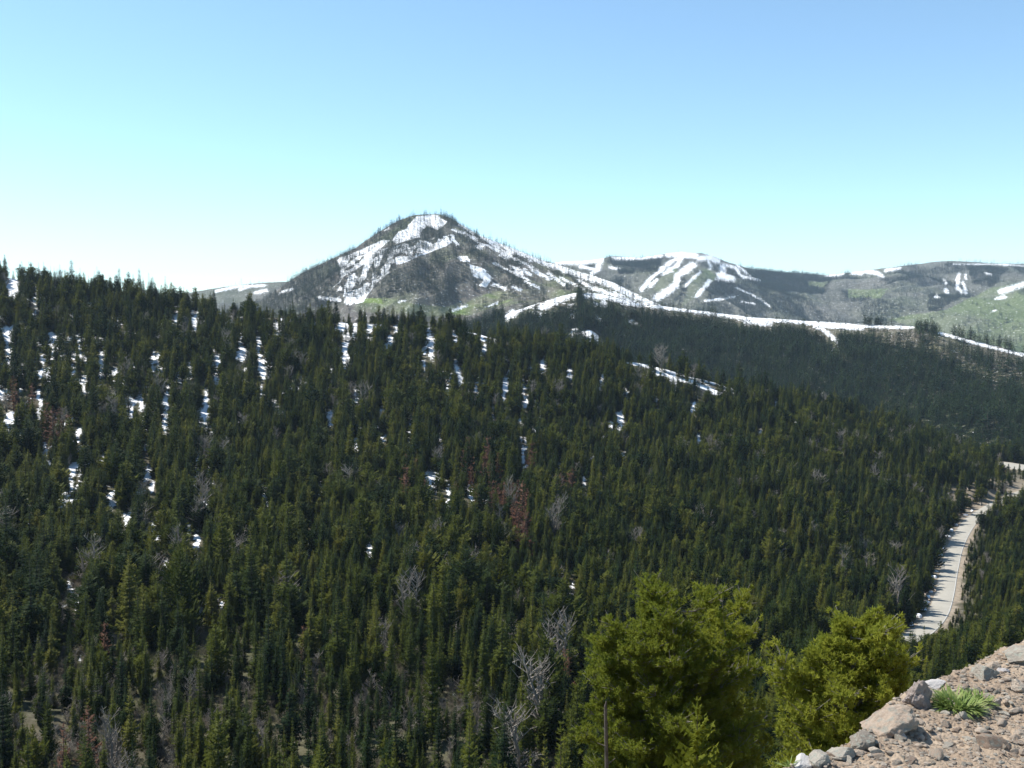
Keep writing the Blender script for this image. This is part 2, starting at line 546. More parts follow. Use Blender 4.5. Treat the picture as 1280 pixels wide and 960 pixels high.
def ribbon(line, off0, off1, lift, nx=2):
    T = np.gradient(line, axis=0); N = np.stack([T[:, 1], -T[:, 0]], 1); N /= np.linalg.norm(N, axis=1)[:, None]
    cols = []
    for k in range(nx):
        o = off0 + (off1 - off0) * k / (nx - 1)
        cols.append(np.column_stack([line[:, 0] + N[:, 0] * o, line[:, 1] + N[:, 1] * o, line[:, 2] + lift]))
    return np.stack(cols, 1)


T_ = np.gradient(ROAD, axis=0); N_ = np.stack([T_[:, 1], -T_[:, 0]], 1); N_ /= np.linalg.norm(N_, axis=1)[:, None]
HW = road_hw(ROAD[:, 1])
rb = np.stack([np.column_stack([ROAD[:, 0] + N_[:, 0] * HW * q, ROAD[:, 1] + N_[:, 1] * HW * q, ROAD[:, 2] + .16]) for q in (-1, -.5, 0, .5, 1)], 1)
rb[:, 0, 2] -= .15; rb[:, -1, 2] -= .15
road = link('road', np_mesh('road', rb.reshape(-1, 3), grid_faces(rb.shape[0], 5), [M['road']], smooth=True), kind='structure')
for o_ in (2.8,):
    e = ribbon(ROAD[:96], o_ - .08, o_ + .08, .18, 2)
    link('painted_line', np_mesh('painted_line', e.reshape(-1, 3), grid_faces(e.shape[0], 2), [M['line']]), parent=road, kind='structure')

# ------------------------------------------------------------------ far terrain


def fan_hill(name, m_, px0, px1, ncol, crest, yc, yb, zb, nrow, relief, rs, masks, expo=1.0, back=.5, seed=0, jit=3.0, snowbase=0.0):
    px = np.linspace(px0, px1, ncol)
    cx, cy = zip(*crest)
    cp = np.interp(px, cx, cy)
    kk = np.ones(9) / 9
    cp = np.convolve(np.pad(cp, 4, 'edge'), kk, 'valid')
    Yc = np.interp(px, *zip(*yc)); Yb = np.interp(px, *zip(*yb)); Zb = np.interp(px, *zip(*zb))
    wob = (fbm(px / 55, px * 0 + seed, 3, seed) - .5)
    Yc = Yc * (1 + .05 * wob)
    zc = np.array([tanel(p) for p in cp]) * Yc
    s = np.concatenate([np.linspace(0, 1, nrow), np.linspace(1, 1.6, 26)[1:]])[:, None]
    Y = Yb + (Yc - Yb) * s
    u = (px - 640) / F / CP
    X = u * Y
    Z = Zb + (zc - Zb) * np.clip(s, 0, 1) ** expo
    env = np.clip(4 * s * (1 - s), 0, 1)
    warp = fbm(X / rs, Y / rs, 3, seed + 3) * 1.5
    ridged = 1 - np.abs(2 * fbm(X / (rs * .8) + warp, Y / (rs * 2.2), 4, seed + 7) - 1)
    Z = Z + (ridged - .75) * relief * env + (fbm(X / rs * 5, Y / rs * 5, 4, seed + 11) - .5) * relief * .25 * np.clip(env + .15, 0, 1)
    Z = np.where(s > 1, zc - (Y - Yc) * back, Z)
    qx, qy = project(X, Y, Z)
    jx_ = qx + (fbm(X / rs * 6, Y / rs * 6, 3, seed + 21) - .5) * jit * 2
    jy_ = qy + (fbm(X / rs * 6, Y / rs * 6, 3, seed + 25) - .5) * jit
    at_ = masks(qx, qy, jx_, jy_, X, Y, Z)
    me = np_mesh(name, np.stack([X, Y, Z], -1).reshape(-1, 3), grid_faces(*X.shape), [m_], smooth=True)
    for k, v in at_.items():
        if k != 'tree':
            fattr(me, k, v)
    o = link(name, me, kind='structure')
    return dict(X=X, Y=Y, Z=Z, px=qx, py=qy, **at_)


STK = [None]
# ---- middle ridge
def m_mid(qx, qy, jx_, jy_, X, Y, Z):
    s = np.zeros(X.shape)
    S = [([(634, 396), (647, 388), (660, 382), (674, 375)], 7), ([(677, 384), (692, 377), (716, 368)], 8), ([(680, 372), (694, 371)], 4), ([(732, 369), (760, 371), (787, 379)], 6.5),
         ([(780, 379), (830, 384), (870, 389), (935, 398)], 4.5), ([(934, 400), (960, 402)], 10), ([(955, 399), (1000, 401), (1020, 404)], 6), ([(1020, 406), (1050, 407), (1077, 409)], 7), ([(1075, 408), (1142, 409)], 3.5),
         ([(1174, 416), (1200, 423), (1240, 434), (1285, 445), (1400, 470)], 3.4), ([(1020, 406), (1034, 416), (1046, 426)], 4), ([(745, 395), (752, 400)], 2)]
    for pts, wd in S:
        s = np.maximum(s, stroke(qx + (jx_ - qx) * .3, qy + (jy_ - qy) * .35, pts, wd))
    sp = np.clip((fbm(X / 14, Y / 30, 3, 88) - .62) * 8, 0, 1) * inpoly(qx, qy, [(640, 380), (760, 375), (800, 400), (800, 450), (740, 430), (640, 400)])
    s = np.maximum(s, sp * .8)
    openb = inpoly(jx_ * 1.0, jy_, [(860, 392), (1000, 405), (1150, 412), (1285, 446), (1500, 500), (1500, 560), (1290, 500), (1220, 478), (1150, 440), (1060, 424), (940, 410)])
    d_ = np.where(openb, .6, .0) * fbm(X / 30, Y / 30, 3, 6)
    g_ = np.clip((fbm(X / 50, Y / 50, 3, 14) - .45) * 3, 0, 1) * .5
    tr = np.where(openb, .30, .95) * (fbm(X / 60, Y / 60, 3, 19) > .12)
    tr = tr * (s < .3)
    STK[0] = S
    return dict(snow=s, dirt=d_, green=g_, tree=tr)


mid = fan_hill('hill', M['hill'], 380, 1900, 900,
               [(380, 450), (560, 418), (600, 405), (640, 390), (690, 373), (720, 366), (745, 366), (800, 379), (870, 388), (940, 397), (1040, 403), (1140, 408), (1180, 416), (1280, 442), (1500, 490), (1900, 500)],
               [(380, 1150), (640, 1200), (900, 1320), (1280, 1150), (1900, 1100)], [(380, 780), (1130, 740), (1262, 700), (1900, 700)],
               [(380, -150), (1000, -140), (1200, -112), (1262, -99), (1900, -99)], 300, 26, 110, m_mid, expo=.85, seed=100, jit=5)


# ---- the snow-streaked peak
def m_peak(qx, qy, jx_, jy_, X, Y, Z):
    s = np.zeros(X.shape)
    P = [[(520, 270), (545, 268), (560, 277), (545, 287), (532, 282), (525, 290), (527, 297), (510, 300), (495, 305), (490, 300), (497, 290), (505, 287), (510, 280)],
         [(445, 315), (480, 300), (487, 301), (475, 312), (440, 322), (427, 340), (422, 325)],
         [(570, 320), (585, 320), (587, 327), (575, 326)], [(587, 330), (605, 335), (617, 347), (607, 360), (597, 357), (605, 350), (590, 345)],
         [(562, 297), (567, 298), (573, 305), (570, 308)], [(525, 300), (537, 302), (538, 312), (530, 313)]]
    for p in P:
        s = np.maximum(s, inpoly(jx_, jy_, p) * .95)
    S = [([(567, 287), (580, 291), (597, 300)], 3), ([(575, 281), (592, 292)], 3), ([(598, 294), (615, 306), (640, 320)], 2.5), ([(617, 356), (632, 361)], 4),
         ([(602, 296), (640, 312), (675, 327), (700, 336)], 6), ([(612, 308), (640, 322), (665, 334)], 2.5), ([(690, 332), (715, 340), (740, 348), (770, 358), (800, 374), (825, 381)], 8),
         ([(640, 333), (662, 343)], 4), ([(667, 338), (687, 348)], 4.5), ([(685, 341), (707, 356)], 3.5), ([(700, 346), (730, 362)], 2.5), ([(725, 351), (742, 362)], 4), ([(740, 360), (770, 369), (795, 378)], 5),
         ([(620, 330), (640, 340), (660, 350)], 2), ([(400, 372), (425, 375)], 4), ([(350, 367), (365, 361)], 3), ([(470, 352), (485, 340)], 2), ([(497, 378), (506, 376)], 2),
         ([(567, 388), (585, 382)], 3), ([(608, 384), (622, 379)], 2.5), ([(640, 358), (652, 362)], 3), ([(632, 395), (640, 388)], 4), ([(466, 290), (472, 287)], 1.5), ([(482, 288), (487, 285)], 1.5), ([(655, 352), (675, 360)], 2.5)]
    for pts, wd in S:
        s = np.maximum(s, stroke(jx_, qy + (jy_ - qy) * .5, pts, wd))
    zC = [(425, 322), (495, 307), (540, 297), (575, 292), (560, 308), (545, 312), (500, 330), (470, 352), (455, 377), (437, 382), (402, 375), (415, 360), (425, 350)]
    sp = np.clip((fbm(X / 13, Y / 40, 3, 61) - .43) * 9, 0, 1) * inpoly(jx_, jy_, zC)
    s = np.maximum(s, sp * 1.0)
    arm = inpoly(qx, qy, [(590, 300), (640, 315), (700, 340), (800, 376), (740, 372), (660, 352), (600, 322)])
    s = np.maximum(s, np.clip((fbm((X - Y * .25) / 30, (Y + X) / 60, 3, 62) - .6) * 9, 0, 1) * arm * .8)
    rim = inpoly(qx, qy, [(440, 316), (475, 292), (520, 268), (505, 284), (488, 298)])
    gpoly = [(450, 375), (480, 372), (510, 378), (560, 383), (590, 372), (612, 365), (650, 360), (700, 361), (735, 368), (690, 375), (640, 380), (600, 395), (520, 395), (440, 390)]
    s = s * (.66 + .62 * fbm(X / 16, Y / 30, 3, 66))
    g_ = inpoly(jx_, jy_, gpoly) * .35 * (.4 + fbm(X / 30, Y / 60, 3, 23))
    for p in ([(560, 392), (590, 375), (612, 366), (640, 364), (655, 370), (620, 384), (590, 394)], [(448, 378), (455, 372), (478, 374), (480, 380)]):
        g_ = np.maximum(g_, inpoly(jx_, jy_, p) * 1.0)
    g_ = np.maximum(g_, np.clip((fbm(X / 70, Y / 120, 3, 24) - .5) * 4, 0, 1) * .35)
    d_ = np.clip((fbm(X / 60, Y / 60, 3, 29) - .4) * 3, 0, 1) * .7
    n_ = fbm(X / 45, Y / 90, 4, 37)
    tr = np.clip((n_ - .38) * 5, .12, .9)
    tr = np.where(inpoly(qx, qy, zC), .62 * (.4 + (n_ > .45)), tr)
    tr = np.where(inpoly(jx_, jy_, [(362, 352), (385, 338), (420, 322), (424, 345), (405, 372), (365, 370)]), .9, tr)
    tr = np.where(rim, .75, tr)
    tr = np.where(inpoly(qx, qy, [(540, 300), (600, 322), (640, 350), (600, 362), (560, 340)]), tr * .45, tr)
    tr = np.where(inpoly(jx_, jy_, gpoly), .35 * (n_ > .5), tr)
    tr = np.where(s > .4, np.where(inpoly(qx, qy, zC), tr * .9, .26), tr)
    return dict(snow=s, dirt=d_, green=g_, tree=tr)


peak = fan_hill('mountain', M['mountain'], 120, 960, 950,
                [(120, 440), (250, 400), (330, 376), (362, 352), (385, 338), (420, 322), (448, 309), (455, 303), (480, 287), (500, 275), (520, 268.5), (550, 267.5), (565, 273), (580, 283), (600, 294), (640, 310), (680, 326), (700, 332), (740, 344), (770, 355), (800, 370), (825, 381), (960, 420)],
                [(120, 2100), (365, 2300), (537, 2500), (700, 2200), (830, 1750), (960, 1600)], [(120, 1500), (700, 1450), (960, 1350)], [(120, -160), (960, -160)], 420, 60, 260, m_peak, expo=.95, back=.45, seed=200, jit=3.2)


# ---- far range
def m_far(qx, qy, jx_, jy_, X, Y, Z):
    s = np.zeros(X.shape)
    S = [([(695, 328), (730, 328), (752, 325)], 6), ([(767, 323), (800, 324), (827, 320)], 4), ([(835, 318), (852, 318), (870, 320)], 7), ([(752, 326), (746, 336), (742, 342)], 6), ([(725, 333), (748, 338)], 4),
         ([(855, 319), (837, 329), (817, 345), (802, 362)], 5), ([(822, 350), (812, 358)], 4), ([(866, 332), (848, 345), (845, 357), (820, 372)], 8), ([(853, 321), (847, 332), (830, 342)], 5), ([(875, 340), (857, 357)], 3),
         ([(886, 352), (870, 370)], 5), ([(873, 323), (885, 322), (897, 327)], 7), ([(885, 326), (887, 335)], 4), ([(903, 334), (902, 346), (915, 349)], 9), ([(908, 332), (922, 336), (927, 346), (950, 351)], 4), ([(895, 350), (905, 347)], 4),
         ([(920, 360), (940, 368), (962, 383)], 2.2), ([(762, 334), (775, 336)], 3), ([(880, 376), (900, 374), (918, 371)], 2.5), ([(925, 377), (945, 380)], 1.8), ([(923, 332), (938, 345)], 2.5),
         ([(1032, 345), (1052, 343)], 3.5), ([(1065, 341), (1077, 341)], 4.5), ([(1081, 339), (1092, 340), (1102, 344)], 4.5), ([(1107, 338), (1125, 336)], 3), ([(1180, 351), (1182, 354)], 4), ([(1182, 362), (1185, 366)], 4),
         ([(1198, 343), (1196, 358), (1204, 366)], 3.5), ([(1203, 353), (1208, 367)], 3), ([(1207, 343), (1207, 349)], 2.5), ([(1251, 365), (1262, 361), (1284, 354)], 5.5), ([(1245, 373), (1256, 371)], 3.5), ([(1168, 371), (1172, 370)], 3), ([(1232, 341), (1238, 344)], 3),
         ([(270, 364), (300, 358), (330, 357)], 3), ([(320, 366), (334, 363)], 4), ([(350, 366), (364, 361)], 3), ([(300, 362), (312, 358)], 3), ([(1190, 330), (1240, 331), (1290, 332)], 1.2), ([(1242, 389), (1246, 388)], 2)]
    for pts, wd in S:
        s = np.maximum(s, stroke(qx + (jx_ - qx) * .7, qy + (jy_ - qy) * .6, pts, wd))
    s = s * (.74 + .55 * fbm(X / 30, Y / 60, 3, 67))
    G = [[(1110, 400), (1150, 392), (1190, 385), (1235, 362), (1290, 350), (1500, 340), (1500, 450), (1290, 446), (1180, 418)], [(850, 385), (862, 350), (885, 335), (897, 345), (880, 362)], [(815, 362), (845, 330), (850, 345), (830, 372)],
         [(1060, 362), (1110, 360), (1100, 372), (1060, 372)], [(1010, 352), (1035, 352), (1030, 360), (1010, 360)]]
    g_ = np.zeros(X.shape)
    for p in G:
        g_ = np.maximum(g_, inpoly(jx_, jy_, p) * .85)
    g_ = np.maximum(g_, np.clip((fbm(X / 160, Y / 260, 3, 24) - .5) * 4, 0, 1) * .25)
    d_ = np.clip((fbm(X / 150, Y / 150, 3, 29) - .45) * 3, 0, 1) * .5
    n_ = fbm(X / 110, Y / 260, 4, 137)
    tr = np.clip((n_ - .47) * 3.5, .05, .5)
    W = [[(760, 325), (830, 322), (820, 340), (775, 342)], [(895, 348), (918, 352), (920, 365), (885, 372)], [(935, 336), (1040, 346), (1030, 368), (960, 362), (935, 352)], [(1160, 368), (1200, 372), (1180, 384), (1160, 380)], [(1210, 334), (1260, 336), (1240, 360), (1215, 355)],
         [(1160, 382), (1180, 386), (1180, 404), (1162, 400)], [(1190, 395), (1290, 405), (1290, 440), (1200, 415)]]
    for p in W:
        tr = np.where(inpoly(jx_, jy_, p), .9, tr)
    tr = np.where(g_ > .7, tr * .15, tr)
    tr = np.where(s > .5, tr * .1, tr)
    tr = np.where(np.linspace(0, 1, X.shape[0])[:, None] * np.ones(X.shape) > .88, tr * .35, tr)
    return dict(snow=s, dirt=d_, green=g_, tree=tr)


far = fan_hill('mountain_range', M['range'], 620, 1900, 1000,
               [(620, 345), (680, 329), (720, 326.5), (745, 324.5), (765, 320), (800, 322), (830, 317), (850, 314.5), (872, 316), (890, 320), (905, 327), (935, 336), (960, 339), (1000, 342), (1030, 344), (1080, 338), (1130, 331.5), (1160, 328), (1185, 326), (1230, 329), (1280, 330), (1500, 322), (1900, 330)],
               [(620, 4300), (880, 4200), (1020, 4800), (1280, 4500), (1900, 4500)], [(620, 2900), (1900, 2600)], [(620, -170), (1900, -170)], 360, 130, 520, m_far, expo=.9, back=.4, seed=300, jit=4)
left = fan_hill('distant_hill', M['range'], -700, 450, 420,
                [(-700, 400), (0, 385), (200, 372), (262, 362), (300, 356), (330, 353), (365, 352), (450, 356)],
                [(-700, 3600), (450, 3600)], [(-700, 2500), (450, 2500)], [(-700, -170), (450, -170)], 90, 60, 400, m_far, seed=400, jit=3)

# ------------------------------------------------------------------ tree meshes (unit height)


def conifer(seed, Rr, levels, per, pos, top=.85, base=.04, droop=.35, rag=.25, gap=.0):
    r_ = np.random.default_rng(seed)
    V = []; 
    for i in range(levels):
        t = base + (1 - base) * (i + r_.uniform(-.3, .3)) / levels
        t = min(max(t, base), .985)
        prof = (1 - t) ** top * (1 - math.exp(-(t + .06) * 9))
        n_ = max(3, int(per * (.45 + .55 * (1 - t))))
        a0 = r_.uniform(0, 6.28)
        prof *= 1 + 1.1 * (float(vnoise(t * 9, seed * 3.7, 5)) - .5)
        for k in range(n_):
            if r_.random() < gap: continue
            a = a0 + 6.2832 * k / n_ + r_.uniform(-.25, .25)
            L = Rr * prof * r_.uniform(1 - rag, 1 + rag) * (1 + .7 * (float(vnoise(t * 5, math.cos(a) * 1.5 + seed, 6)) - .5)) + .012
            ca, sa = math.cos(a), math.sin(a)
            up0 = .25 * t
            P = []
            for q in range(pos + 1):
                f_ = q / pos
                P.append((ca * L * f_, sa * L * f_, t + L * (up0 * f_ - droop * f_ * (1 - t * .6) + .28 * f_ * f_)))
            for q in range(pos):
                x, y, z = P[q]; x2, y2, z2 = P[q + 1]
                wd = min(L * (.42 - .18 * q / pos), .036) * r_.uniform(.7, 1.25)
                for sgn in (-1, 1):
                    ox, oy = -sa * sgn * wd, ca * sgn * wd
                    V += [(x, y, z), (x2, y2, z2), (x + (x2 - x) * .9 + ox, y + (y2 - y) * .9 + oy, (z + z2) / 2 - wd * r_.uniform(.1, .6))]
            x, y, z = P[-1]; x1, y1, z1 = P[-2]
            wd = L * .13
            V += [(x1 - sa * wd, y1 + ca * wd, z1 - wd * .5), (x1 + sa * wd, y1 - ca * wd, z1 - wd * .5), (x + ca * L * .12, y + sa * L * .12, z + L * .1)]
    # leader
    for a in (0, 2.1, 4.2):
        V += [(.008 * math.cos(a), .008 * math.sin(a), .94), (.008 * math.cos(a + 2), .008 * math.sin(a + 2), .94), (0, 0, 1.0)]
    V = np.array(V)
    return V, np.arange(len(V)).reshape(-1, 3)


def trunk_vf(r0, h, n_=6, r1=.1, seg=3, bend=0.0):
    V = []; Fc = []
    for j in range(seg + 1):
        t = j / seg; rr = r0 * (1 - t) + r0 * r1 * t
        for i in range(n_):
            a = 6.2832 * i / n_
            V.append((rr * math.cos(a) + bend * t * t, rr * math.sin(a), h * t - .02 * h * (j == 0)))
    for j in range(seg):
        for i in range(n_):
            a, b_ = j * n_ + i, j * n_ + (i + 1) % n_
            Fc += [(a, b_, b_ + n_), (a, b_ + n_, a + n_)]
    return np.array(V), np.array(Fc)


def joined(name, parts, mats):
    V = []; Fc = []; MI = []; o = 0
    for k, (v, f_) in enumerate(parts):
        V.append(v); Fc.append(f_ + o); MI.append(np.full(len(f_), k)); o += len(v)
    return np_mesh(name, np.vstack(V), np.vstack(Fc), mats, np.concatenate(MI))


def limb(p0, p1, r0, r1, n_=4):
    p0 = np.array(p0, float); p1 = np.array(p1, float)
    dv = p1 - p0; dv /= np.linalg.norm(dv) + 1e-9
    a = np.cross(dv, (0, 0, 1) if abs(dv[2]) < .9 else (1, 0, 0)); a /= np.linalg.norm(a); b_ = np.cross(dv, a)
    an = np.arange(n_) * 6.2832 / n_
    ring = np.cos(an)[:, None] * a + np.sin(an)[:, None] * b_
    V = np.vstack([p0 + ring * r0, p1 + ring * r1])
    Fc = []
    for i in range(n_):
        j = (i + 1) % n_
        Fc += [(i, j, j + n_), (i, j + n_, i + n_)]
    return V, np.array(Fc)


def merge(parts):
    V = []; Fc = []; o = 0
    for v, f_ in parts:
        V.append(v); Fc.append(f_ + o); o += len(v)
    return np.vstack(V), np.vstack(Fc)


def bare_tree(seed):
    """leafless, many-stemmed grey tree; unit height. returns trunk, branches"""
    r_ = np.random.default_rng(seed)
    tr = []; br = []
    for k in range(3):
        a = r_.uniform(0, 6.28); L = r_.uniform(.5, .95); sp = r_.uniform(.05, .28)
        p = np.zeros(3); q = np.array([math.cos(a) * sp, math.sin(a) * sp, L])
        mid_ = q * .5 + r_.normal(0, .02, 3)
        tr += [limb(p, mid_, .022, .015), limb(mid_, q, .015, .004)]
        for j in range(17):
            t = r_.uniform(.15, 1); b0 = p + (q - p) * t
            a2 = r_.uniform(0, 6.28); l2 = r_.uniform(.12, .32) * (1.15 - .5 * t)
            e_ = b0 + np.array([math.cos(a2) * l2 * .8, math.sin(a2) * l2 * .8, l2 * r_.uniform(.35, 1.1)])
            br.append(limb(b0, e_, .008, .003, 3))
            for i in range(4):
                c0 = b0 + (e_ - b0) * r_.uniform(.3, 1); a3 = r_.uniform(0, 6.28); l3 = l2 * .5
                br.append(limb(c0, c0 + np.array([math.cos(a3) * l3 * .7, math.sin(a3) * l3 * .7, l3 * r_.uniform(.2, 1)]), .004, .0015, 3))
    return merge(tr), merge(br)


protos_col = {}


def proto_col(name, meshes):
    c_ = bpy.data.collections.new(name)
    for i, me in enumerate(meshes):
        o = bpy.data.objects.new('%s_%02d' % (name, i), me)
        c_.objects.link(o)
    protos_col[name] = c_
    return c_


def scatter(name, pts, sc3, rz, idx, coll, label, cat, rxy=None):
    me = bpy.data.meshes.new(name)
    me.vertices.add(len(pts)); me.vertices.foreach_set('co', np.asarray(pts, np.float32).ravel())
    a = me.attributes.new('sc', 'FLOAT_VECTOR', 'POINT'); a.data.foreach_set('vector', np.asarray(sc3, np.float32).ravel())
    rot = np.zeros((len(pts), 3), np.float32); rot[:, 2] = rz
    if rxy is not None: rot[:, :2] = rxy
    a = me.attributes.new('rot', 'FLOAT_VECTOR', 'POINT'); a.data.foreach_set('vector', rot.ravel())
    a = me.attributes.new('pick', 'INT', 'POINT'); a.data.foreach_set('value', np.asarray(idx, np.int32))
    o = link(name, me, label=label, cat=cat, kind='stuff')
    ng = bpy.data.node_groups.new(name, 'GeometryNodeTree')
    ng.interface.new_socket('Geometry', in_out='INPUT', socket_type='NodeSocketGeometry')
    ng.interface.new_socket('Geometry', in_out='OUTPUT', socket_type='NodeSocketGeometry')
    N = ng.nodes; L = ng.links
    gi = N.new('NodeGroupInput'); go = N.new('NodeGroupOutput')
    ci = N.new('GeometryNodeCollectionInfo'); ci.inputs[0].default_value = coll
    ci.inputs[1].default_value = True; ci.inputs[2].default_value = True
    ip = N.new('GeometryNodeInstanceOnPoints'); ip.inputs['Pick Instance'].default_value = True

    def na(nm, ty):
        x = N.new('GeometryNodeInputNamedAttribute'); x.data_type = ty; x.inputs[0].default_value = nm
        return [s for s in x.outputs if s.enabled][0]
    L.new(gi.outputs[0], ip.inputs['Points']); L.new(ci.outputs[0], ip.inputs['Instance'])
    L.new(na('pick', 'INT'), ip.inputs['Instance Index'])
    L.new(na('rot', 'FLOAT_VECTOR'), ip.inputs['Rotation'])
    L.new(na('sc', 'FLOAT_VECTOR'), ip.inputs['Scale'])
    L.new(ip.outputs[0], go.inputs[0])
    md = o.modifiers.new('instances', 'NODES'); md.node_group = ng
    return o


# kinds: spires, cones, fuller pines, slim firs
HI = []   # (crown VF, trunk VF)
for k, (Rr, lv, pr, tp, dr, rg, ba) in enumerate([(.115, 34, 9, .85, .55, .30, .03), (.145, 32, 9, 1.0, .45, .30, .05), (.18, 30, 10, .95, .35, .32, .06),
                                                  (.20, 26, 10, .70, .10, .38, .10), (.22, 24, 10, .60, .05, .45, .14), (.095, 36, 8, .8, .7, .35, .03), (.165, 30, 9, .8, .2, .4, .08)]):
    HI.append((conifer(500 + k, Rr, lv + 6, pr + 2, 4, tp, ba, dr, rg, .06), trunk_vf(.013, .93)))
hi_meshes = [joined('conifer_%d' % k, [c_, t_], [M['needles'], M['bark']]) for k, (c_, t_) in enumerate(HI)]
LO = []
for k, (Rr, lv, pr, tp, dr, rg) in enumerate([(.11, 16, 6, .7, .5, .3), (.145, 15, 6, .8, .4, .35), (.19, 13, 6, .55, .1, .4), (.165, 14, 6, .6, .2, .4)]):
    LO.append((conifer(600 + k, Rr, lv, pr, 2, tp, .05, dr, rg, .05), trunk_vf(.014, .9, 4, seg=1)))
lo_meshes = [joined('far_conifer_%d' % k, [c_, t_], [M['needles_far'], M['bark']]) for k, (c_, t_) in enumerate(LO)]
TI = []
for k, (Rr, lv, pr) in enumerate([(.15, 8, 5), (.20, 7, 5), (.26, 6, 5)]):
    TI.append(joined('tiny_conifer_%d' % k, [conifer(700 + k, Rr, lv, pr, 1, .65, .04, .3, .35), trunk_vf(.016, .9, 3, seg=1)], [M['needles_far'], M['bark']]))
bare = [bare_tree(800 + k) for k in range(5)]
bare_meshes = [joined('bare_%d' % k, [a, b_], [M['dead_wood'], M['dead_wood']]) for k, (a, b_) in enumerate(bare)]
proto_col('cf', hi_meshes + [bare_meshes[0], bare_meshes[2]]); proto_col('lf', lo_meshes); proto_col('tf', TI); proto_col('bf', bare_meshes)

# ------------------------------------------------------------------ the wood on the valley slope
sp = 2.6
gx, gy = np.meshgrid(np.arange(-560, 560, sp), np.arange(46, 700, sp))
gx = gx + rng.uniform(-.5, .5, gx.shape) * sp * .95; gy = gy + rng.uniform(-.5, .5, gy.shape) * sp * .95
gx = gx.ravel(); gy = gy.ravel()
keep = np.abs(gx) < gy * .78 + 25
gx, gy = gx[keep], gy[keep]
gz = ground_z(gx, gy)
tpx, tpy = project(gx, gy, gz)
rd, _, side = road_d(gx, gy)
dens = .97 - .45 * np.clip((fbm(gx / 26, gy / 26, 3, 71) - .56) * 6, 0, 1)
low = sm(760, 900, tpy) * sm(760, 560, tpx)          # thin, brushy stand low on the left
dens = dens * (1 - .28 * low)
lft = np.clip(sm(1100, 250, tpx) * .6 + .4 * sm(900, 200, tpx) * sm(560, 420, tpy), 0, 1)
dens = dens * (1 - .33 * lft)
dens *= np.where(rd - road_hw(gy) < np.where(side > 0, 2.4, 1.7), 0, 1)
dens *= np.where((side > 0) & (rd < 24) & (gy > 475) & (gy < 600), .30, 1)
dens *= np.where((tpx > 1240) & (gy > 560) & (gy < 640), .35, 1)
H = 8.1 * rng.lognormal(0, .29, len(gx)) * (.85 + .5 * fbm(gx / 35, gy / 35, 2, 72))
H = np.clip(H, 4, 19)
H = np.where(gy < 75, H * .8, H)
# keep the road seen from the overlook: small trees on its near side
H = np.where((side > 0) & (rd < 14), H * 1.08, H)
near_side = (side <= 0) & (rd < 30) & (gy < 440)
H = np.where(near_side, np.minimum(H, 2.2 + (rd - 5) * np.interp(gy, [250, 300, 440], [.42, .36, .6])), H)
near2 = (side <= 0) & (rd < 14) & (gy >= 440)
H = np.where(near2, H * .75, H)
farend = (tpx > 1248) & (gy > 540) & (gy < 640)
H = np.where(farend, H * .5, H)
hp = H * F / gy
ok = rng.random(len(gx)) < dens
for (cx, cy, hx, hy) in GAPS:
    blk = (np.abs(tpx - cx) < hx * .75 + .09 * hp) & (tpy - hp * .85 < cy + hy * .7) & (tpy > cy - hy)
    ok &= ~(blk & (rng.random(len(gx)) < .96))
for pts, wd in ROADSNOW:
    xs_, ys_ = zip(*pts)
    yy = np.interp(tpx, xs_, ys_)
    blk = (tpx > xs_[0]) & (tpx < xs_[-1]) & (tpy > yy - wd) & (tpy - hp * .8 < yy)
    ok &= ~(blk & (rng.random(len(gx)) < .78))
# the overlook's own slope below the frame stays open in front of the pines
ok &= ~((gy < 62) & (np.abs(gx) < 1e9))
gx, gy, gz, H, tpx, tpy, hp, low = [a[ok] for a in (gx, gy, gz, H, tpx, tpy, hp, low)]
kind_ = rng.choice(7, len(gx), p=[.17, .19, .16, .12, .10, .12, .14])
kind_ = np.where((low > .4) & (rng.random(len(gx)) < .78), rng.choice([0, 5, 1], len(gx)), kind_)
bare_p = .012 + .045 * np.clip((fbm(gx / 24, gy / 24, 3, 171) - .55) * 6, 0, 1)
isb = rng.random(len(gx)) < bare_p
fat = rng.uniform(.85, 1.4, len(gx)) * np.where(H > 13, .85, 1) * (1 - .28 * low)
# red, dying trees: clusters
redc = [(600, 600, 34, 38), (520, 600, 22, 22), (640, 625, 20, 20), (20, 500, 30, 20), (70, 530, 25, 18), (145, 800, 14, 14), (100, 930, 22, 26), (375, 805, 9, 12), (655, 575, 16, 14), (705, 600, 14, 16), (720, 840, 16, 20), (0, 830, 14, 16), (645, 660, 16, 24), (355, 870, 12, 18)]
redp = np.zeros(len(gx))
for (cx, cy, a, b_) in redc:
    redp = np.maximum(redp, .5 * (((tpx - cx) / a) ** 2 + ((tpy - hp * .5 - cy) / b_) ** 2 < 1))
red = rng.random(len(gx)) < redp
inview = (tpx > -20) & (tpx < 1300) & (tpy - hp < 955) & (tpy - hp > 200)


def thing_tree(name, crown_me, trunk_me, loc, s3, rz, label, cat, group, cn='crown', tilt=0.0):
    o = bpy.data.objects.new(name, None); COL.objects.link(o)
    o.empty_display_size = .1
    o.location = loc; o.scale = s3; o.rotation_euler = (tilt, tilt * .6, rz)
    o['label'] = label; o['category'] = cat
    if group: o['group'] = group
    link('trunk', trunk_me, parent=o); link(cn, crown_me, parent=o)
    return o


crown_m = [np_mesh('conifer_crown_%d' % k, *c_, [M['needles']]) for k, (c_, t_) in enumerate(HI)]
trunk_m = [np_mesh('conifer_trunk_%d' % k, *t_, [M['bark']]) for k, (c_, t_) in enumerate(HI)]
redcrown_m = [np_mesh('red_crown_%d' % k, *conifer(900 + k, .14, 22, 8, 3, .6, .08, .3, .45, .25), [M['red_needles']]) for k in range(3)]

